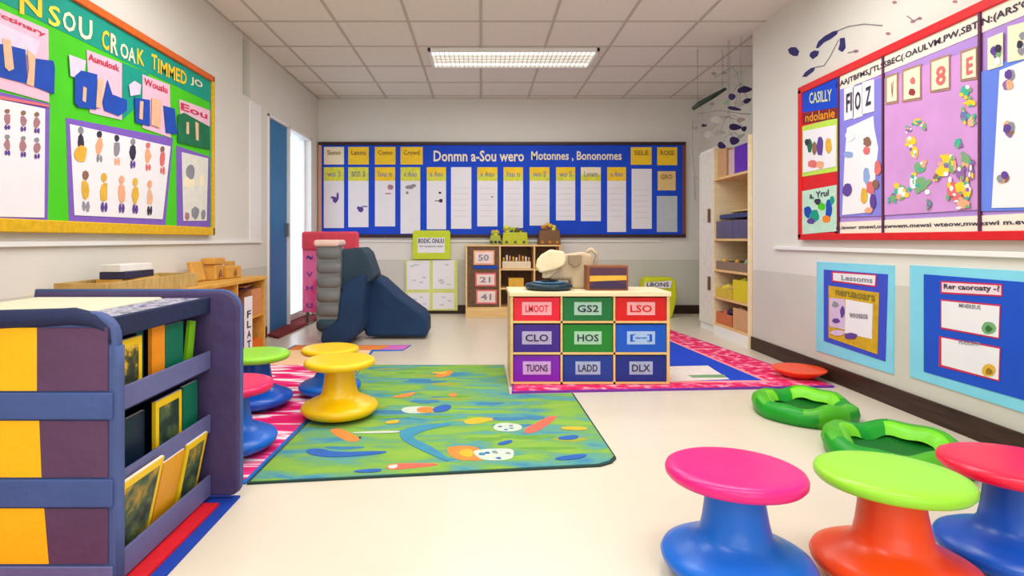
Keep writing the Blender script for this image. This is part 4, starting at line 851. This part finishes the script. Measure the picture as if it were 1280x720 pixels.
for i, (yt, yb, a, c, m) in enumerate([(313, 331, 592, 618, apri), (341, 358, 594, 620, rose), (362, 380, 595, 621, rose)]):
    q = tag(MB().box(kx(a), kx(c), Yf - .006, Yf - .001, kz(yb), kz(yt), m).build('picture_card'), ['top orange-edged picture card on the brown cabinet panel', 'middle pink-edged picture card on the brown cabinet panel', 'bottom pink-edged picture card on the brown cabinet panel'][i], 'card', 'picture cards on the brown cabinet panel')
    m_ = MB().box(kx(a + 2), kx(c - 2), Yf - .008, Yf - .0062, kz(yb - 2), kz(yt + 2), mat('blush_sheet', (244, 220, 214)))
    m_.text(['50', '21', '41'][i], (kx(a + 6), Yf - .009, kz(yb - 5)), (kx(c - 7), Yf - .009, kz(yb - 5)), (kx(a + 6), Yf - .009, kz(yt + 5)), inkg).build('sheet', q)
tag(MB().box(kx(592), kx(622), Yf - .008, Yf - .001, kz(336), kz(332), blueB).build('label_strip'), 'thin blue strip under the top picture card on the brown panel', 'label strip')
q = thing('paper_basket', 'cream basket of rolled papers on the upper cabinet shelf', 'basket', (kx(647), 6.9, kz(338) + .02))
MB().box(kx(628), kx(664), Yf + .04, Yf + .24, kz(338) + .02, kz(327), mat('cream_basket', (232, 216, 186), .8)).build('body', q, bevel=.006)
m_ = MB()
for i in range(9): m_.tube([(kx(630 + i * 4), Yf + .06 + .02 * (i % 3), kz(327)), (kx(630 + i * 4), Yf + .06 + .02 * (i % 3), kz(322 - (i * 7 % 4)))], .012, [gold, paper, apri][i % 3], 8)
m_.build('paper_roll', q)
tag(MB().box(kx(636), kx(655), Yf + .03, Yf + .22, kz(362) + .02, kz(348), gold).build('storage_box', bevel=.006), 'golden box on the lower shelf of the back cabinet', 'box')
# boxes on the cabinet
def lumpy(name, px0, px1, py0, py1, m1, m2, label, cat, grp=None, top=None):
    x0, x1 = kx(px0), kx(px1); z1 = kz(py0); z0 = zt_ + .0005; q = thing(name, label, cat, ((x0 + x1) / 2, 6.95, z0), grp)
    MB().prism([(x0, 6.84, z0), (x1, 6.84, z0), (x1 - .015, 6.84, z0 + (z1 - z0) * .6), (x0 + .015, 6.84, z0 + (z1 - z0) * .6)], (0, 1, 0), .2, m1).build('basket', q, bevel=.008)
    m_ = MB()
    for k in range(8):
        r = random.uniform(.022, .04); c_ = Vector((random.uniform(x0 + .05, x1 - .05), random.uniform(6.88, 7.0), z0 + (z1 - z0) * random.uniform(.6, .85)))
        m_.lathe([(0, -r), (r * .8, -r * .6), (r, 0), (r * .75, r * .6), (0, r * .9)], [m2, yelg, m1, gold][k % 4], c_, 10)
    m_.build('contents', q)
    m_ = MB()
    for k in range(3): xc = x0 + (x1 - x0) * (k + .5) / 3; m_.prism([(xc - .02, 6.838, z0 + .02), (xc + .02, 6.838, z0 + .015), (xc + .012, 6.838, z0 + .05), (xc - .015, 6.838, z0 + .045)], (0, -1, 0), .003, m2)
    m_.build('patches', q)
lumpy('toy_basket', 628, 661, 280, 305, mat('lime_basket', (190, 196, 40)), mat('dark_olive', (92, 92, 50)), 'lime basket of toys on top of the back cabinet', 'basket')
lumpy('toy_basket', 612, 627, 286, 305, mat('moss_basket', (170, 180, 60)), ink, 'small mossy basket left of the lime one on the cabinet', 'basket')
lumpy('toy_basket', 674, 702, 276, 305, mat('rust_basket', (120, 84, 50)), mat('amber_toy', (200, 130, 20)), 'rust brown basket heaped with amber toys on the cabinet right end', 'basket')
# lime bag on the floor by the back wall
t = thing('lime_bag', 'lime green bag with white lettered band on the floor by the back wall', 'bag', (BW(826, 0, .3).x, 6.85, 0))
x0, x1 = pt(805, 0, 6.75).x, pt(846, 0, 6.75).x; lm = mat('lime_bag_fabric', (206, 214, 20), .6, .06, 6, .2, 20)
MB().prism([(x0, 6.75, .38), (x0 + .01, 6.75, .46), (x0 + .05, 6.75, .49), (x1 - .06, 6.75, .49), (x1, 6.75, .44), (x1 + .01, 6.75, .25), (x1 - .05, 6.75, .0), (x0 + .1, 6.75, .0)], (0, 1, 0), .22, lm).build('body', t, bevel=.03, seg=4)
MB().prism([(x0 + .01, 6.745, .36), (x0 + .01, 6.745, .43), (x1 - .06, 6.745, .45), (x1 - .08, 6.745, .36)], (0, -1, 0), .005, paper).text('LBONS', (x0 + .03, 6.739, .38), (x1 - .1, 6.739, .38), (x0 + .03, 6.739, .43), ink).build('lettered_band', t)

# ------------------------------------------------------------------ tall shelf in the alcove
SX, SY0, SY1, SZ = 2.32, 4.85, 5.60, 1.86
t = thing('tall_shelf', 'tall open birch shelf unit standing in the right-hand alcove', 'shelf', (2.55, 5.23, 0))
for y_ in (SY0, SY1 - .022): MB().box(SX, SX + .42, y_, y_ + .022, 0, SZ, woodl).build('side_panel', t, bevel=.003)
MB().box(SX + .41, SX + .42, SY0 + .022, SY1 - .022, 0, SZ, ramp_mat('amber_wood', [(.25, (226, 170, 96)), (.75, (240, 188, 116))], (8, 1, 8), 3, rough=.5)).build('back_panel', t)
for z_ in (.125, .385, .655, .955, 1.55): MB().box(SX + .002, SX + .41, SY0 + .022, SY1 - .022, z_ - .022, z_, wood).build('shelf_board', t, bevel=.002)
MB().box(SX + .18, SX + .41, SY0 + .022, SY1 - .022, 1.22, 1.238, wood).build('shelf_board', t)
MB().box(SX + .002, SX + .02, SY0 + .022, SY1 - .022, .0, .103, white).build('kick_board', t)
def sbin(y0, y1, z0, h, m, label, items=None, name='storage_bin', x0=SX + .02, dep=.3, up=1):
    q = thing(name, label, 'bin', (x0 + dep / 2, (y0 + y1) / 2, z0), 'bins on the tall shelf')
    b = MB(); w = .008; x1 = x0 + dep
    b.box(x0, x0 + w, y0, y1, z0, z0 + h, m).box(x1 - w, x1, y0, y1, z0, z0 + h, m).box(x0 + w, x1 - w, y0, y0 + w, z0, z0 + h, m).box(x0 + w, x1 - w, y1 - w, y1, z0, z0 + h, m).box(x0 + w, x1 - w, y0 + w, y1 - w, z0, z0 + w, m)
    b.build('tub', q, bevel=.004)
    if items:
        m_ = MB()
        for k in range(10):
            r = random.uniform(.025, .04)
            c_ = Vector((random.uniform(x0 + .04, x0 + .2), random.uniform(y0 + .045, y1 - .045), z0 + h * random.uniform(.8, 1.15) * up))
            m_.lathe([(0, -r), (r * .8, -r * .5), (r, 0), (r * .7, r * .7), (0, r)], items[k % len(items)], c_, 9)
        m_.build('contents', q)
    return q
a0, a1, am = SY0 + .03, SY1 - .03, (SY0 + SY1) / 2
sbin(a0, 5.17, 1.551, .25, plastic('purple_bin', (96, 30, 180)), 'purple bin on the top board of the tall shelf')
tag(MB().box(SX + .05, SX + .3, 5.2, 5.36, 1.551, 1.80, mat('lilac_box', (208, 178, 180), .7)).build('storage_box', bevel=.004), 'dusty lilac box beside the purple bin on the tall shelf', 'box')
tag(MB().box(SX + .04, SX + .3, 5.39, a1, 1.551, 1.83, card).build('storage_box', bevel=.004), 'tan cardboard box at the far end of the tall shelf top board', 'box')
tq = mat('smoky_bin', (92, 84, 116), .25, .1, 10)
sbin(a0, am - .01, .956, .17, tq, 'smoky grey-purple bin at the near side below the blue lid', [inkp, inkg, paper], up=.75)
sbin(am + .005, a1, .956, .17, tq, 'smoky grey-purple bin at the far side below the blue lid', [inkp, paper, ink], up=.75)
tag(MB().box(SX + .03, SX + .33, a0 + .02, a1 - .05, 1.145, 1.19, mat('navy_lid', (44, 54, 110), .4)).build('tray_lid', bevel=.01), 'navy blue lid lying across the smoky bins', 'lid')
sbin(a0, a1, .656, .08, mat('clear_brown_bin', (132, 108, 92), .3), 'wide brown bin heaped with yellow and white toys on the tall shelf', [gold, paper, ink, flow, sage, paper])
sbin(a0, 5.2, .386, .19, plastic('yellow_bin', (222, 206, 10)), 'bright yellow bin at the near side of the tall shelf', [flow, yelg])
sbin(5.23, a1, .386, .09, mat('gold_bin', (214, 186, 60), .4), 'golden bin of yellow toys at the far side of the tall shelf', [flow, yelg, apri])
sbin(a0, 5.2, .126, .19, card, 'tan cardboard bin at the near side of the bottom board', [card, tan, brn])
sbin(5.23, a1, .126, .11, mat('brick_bin', (200, 110, 70), .5), 'brick-red bin of orange toys at the far side of the bottom board', [fo, brn, rose, ink])
# white cabinet behind the shelf
t = thing('tall_cabinet', 'tall white cabinet with small handles beyond the birch shelf', 'cabinet', (2.5, 5.8, 0))
MB().box(2.36, 2.78, 5.63, 6.02, 0, 1.88, white).build('body', t, bevel=.004)
MB().box(2.34, 2.359, 5.65, 6.0, .08, 1.85, mat('door_off_white', (226, 222, 212))).build('door', t, bevel=.004)
for z_ in (.43, 1.12): MB().box(2.318, 2.34, 5.70, 5.73, z_, z_ + .14, mat('bronze_handle', (120, 90, 60), .4, metal=.6)).build('handle', t, bevel=.003)

# ------------------------------------------------------------------ hanging decorations in the alcove
dkp = mat('dark_violet_leaf', (48, 36, 84), .6, .12)
t = thing('hanging_tube', 'dark green tube hanging at a slant below the ceiling above the tall shelf', 'tube', pt(886, 60, 5.3))
MB().tube([pt(866, 136, 5.3), pt(874, 130, 5.3), pt(890, 121, 5.3), pt(907, 111, 5.3)], [.018, .026, .024, .014], mat('dark_green_tube', (48, 66, 54), .5), 12).build('tube', t)
m_ = MB()
for x_, y_ in ((872, 131), (903, 113)): p0 = pt(x_, y_, 5.3); m_.tube([p0, Vector((p0.x, p0.y, ZC))], .0025, inkg, 5)
m_.build('cord', t)
def mobile(leaves, label, Y, hang):
    t = thing('hanging_mobile', label, 'mobile', pt(hang[0], 90, Y), 'hanging leaf mobiles above the tall shelf')
    m1 = MB(); p0 = pt(hang[0], hang[1], Y); m1.tube([p0, Vector((p0.x, p0.y, ZC))], .002, inkg, 5)
    for (x_, y_, rx, ry, ang, m) in leaves:
        c_ = pt(x_, y_, Y + random.uniform(-.06, .06)); s_ = Y / F
        dirv = Vector((math.cos(ang), .25, math.sin(ang))).normalized(); up = Vector((-math.sin(ang), .1, math.cos(ang))).normalized(); nn = dirv.cross(up).normalized()
        n = 16; vs = []; 
        for k in range(n):
            a = 2 * math.pi * k / n; vs.append(c_ + dirv * rx * s_ * math.cos(a) + up * ry * s_ * math.sin(a) * (1 - .35 * math.cos(a)))
        MB().prism(vs, nn, .006, m).build('leaf', t, bevel=.001)
        m1.tube([p0, (p0 + c_) / 2 + Vector((0, 0, .03)), c_], .0022, inkg, 5)
    m1.build('wire', t)
wht = mat('grey_white_leaf', (176, 170, 164), .7)
mobile([(932, 112, 9, 4, .1, dkp), (915, 121, 5, 4, .3, dkp), (925, 113, 4, 3, 1, dkp), (918, 136, 10, 2.2, -.1, dkp), (934, 126, 6, 3, .4, dkp), (908, 128, 4, 2, .8, sage), (924, 130, 8, 4, .1, wht)], 'mobile of dark violet leaves highest in the alcove', 4.98, (926, 104))
mobile([(919, 159, 9, 4, 0, dkp), (930, 161, 4, 3, .7, dkp), (880, 157, 4, 1.8, 0, ink), (895, 150, 5, 7, 1.4, wht), (885, 168, 6, 4, .8, wht), (926, 150, 6, 3, .2, mat('blush_leaf', (206, 180, 172), .7)), (900, 166, 8, 3, .1, wht)], 'mobile with a blue-violet leaf and grey paper pieces, middle of the alcove', 5.1, (910, 146))
mobile([(902, 182, 6, 4, -.3, dkp), (918, 176, 7, 5, .1, dkp), (925, 171, 8, 2, .5, wht)], 'mobile of small violet leaves lowest, just over the purple bin', 5.05, (912, 168))
t = thing('paper_garland', 'pale wire garland with small paper scraps strung across the alcove ceiling', 'garland', pt(890, 95, 5.6))
m_ = MB().tube([pt(x_, y_, 5.5) for x_, y_ in ((858, 178), (856, 165), (866, 152), (872, 142), (900, 138), (925, 142), (938, 143))], .004, wht, 6)
m_.tube([pt(x_, y_, 5.5) for x_, y_ in ((893, 97), (905, 90), (916, 84), (922, 92), (924, 105), (938, 110))], .003, sage, 6)
m_.tube([pt(x_, y_, 5.5) for x_, y_ in ((866, 150), (865, 180), (868, 215), (869, 250))], .004, inkg, 6)
m_.build('wire', t)
for x_, y_ in ((892, 92), (905, 91), (870, 160), (890, 130), (928, 128), (869, 222)):
    c_ = pt(x_, y_, 5.49); MB().prism([c_ + Vector(v) for v in ((-.03, 0, 0), (0, 0, -.02), (.035, .01, .0), (0, 0, .018))], (0, -1, 0), .004, wht).build('paper_scrap', t)
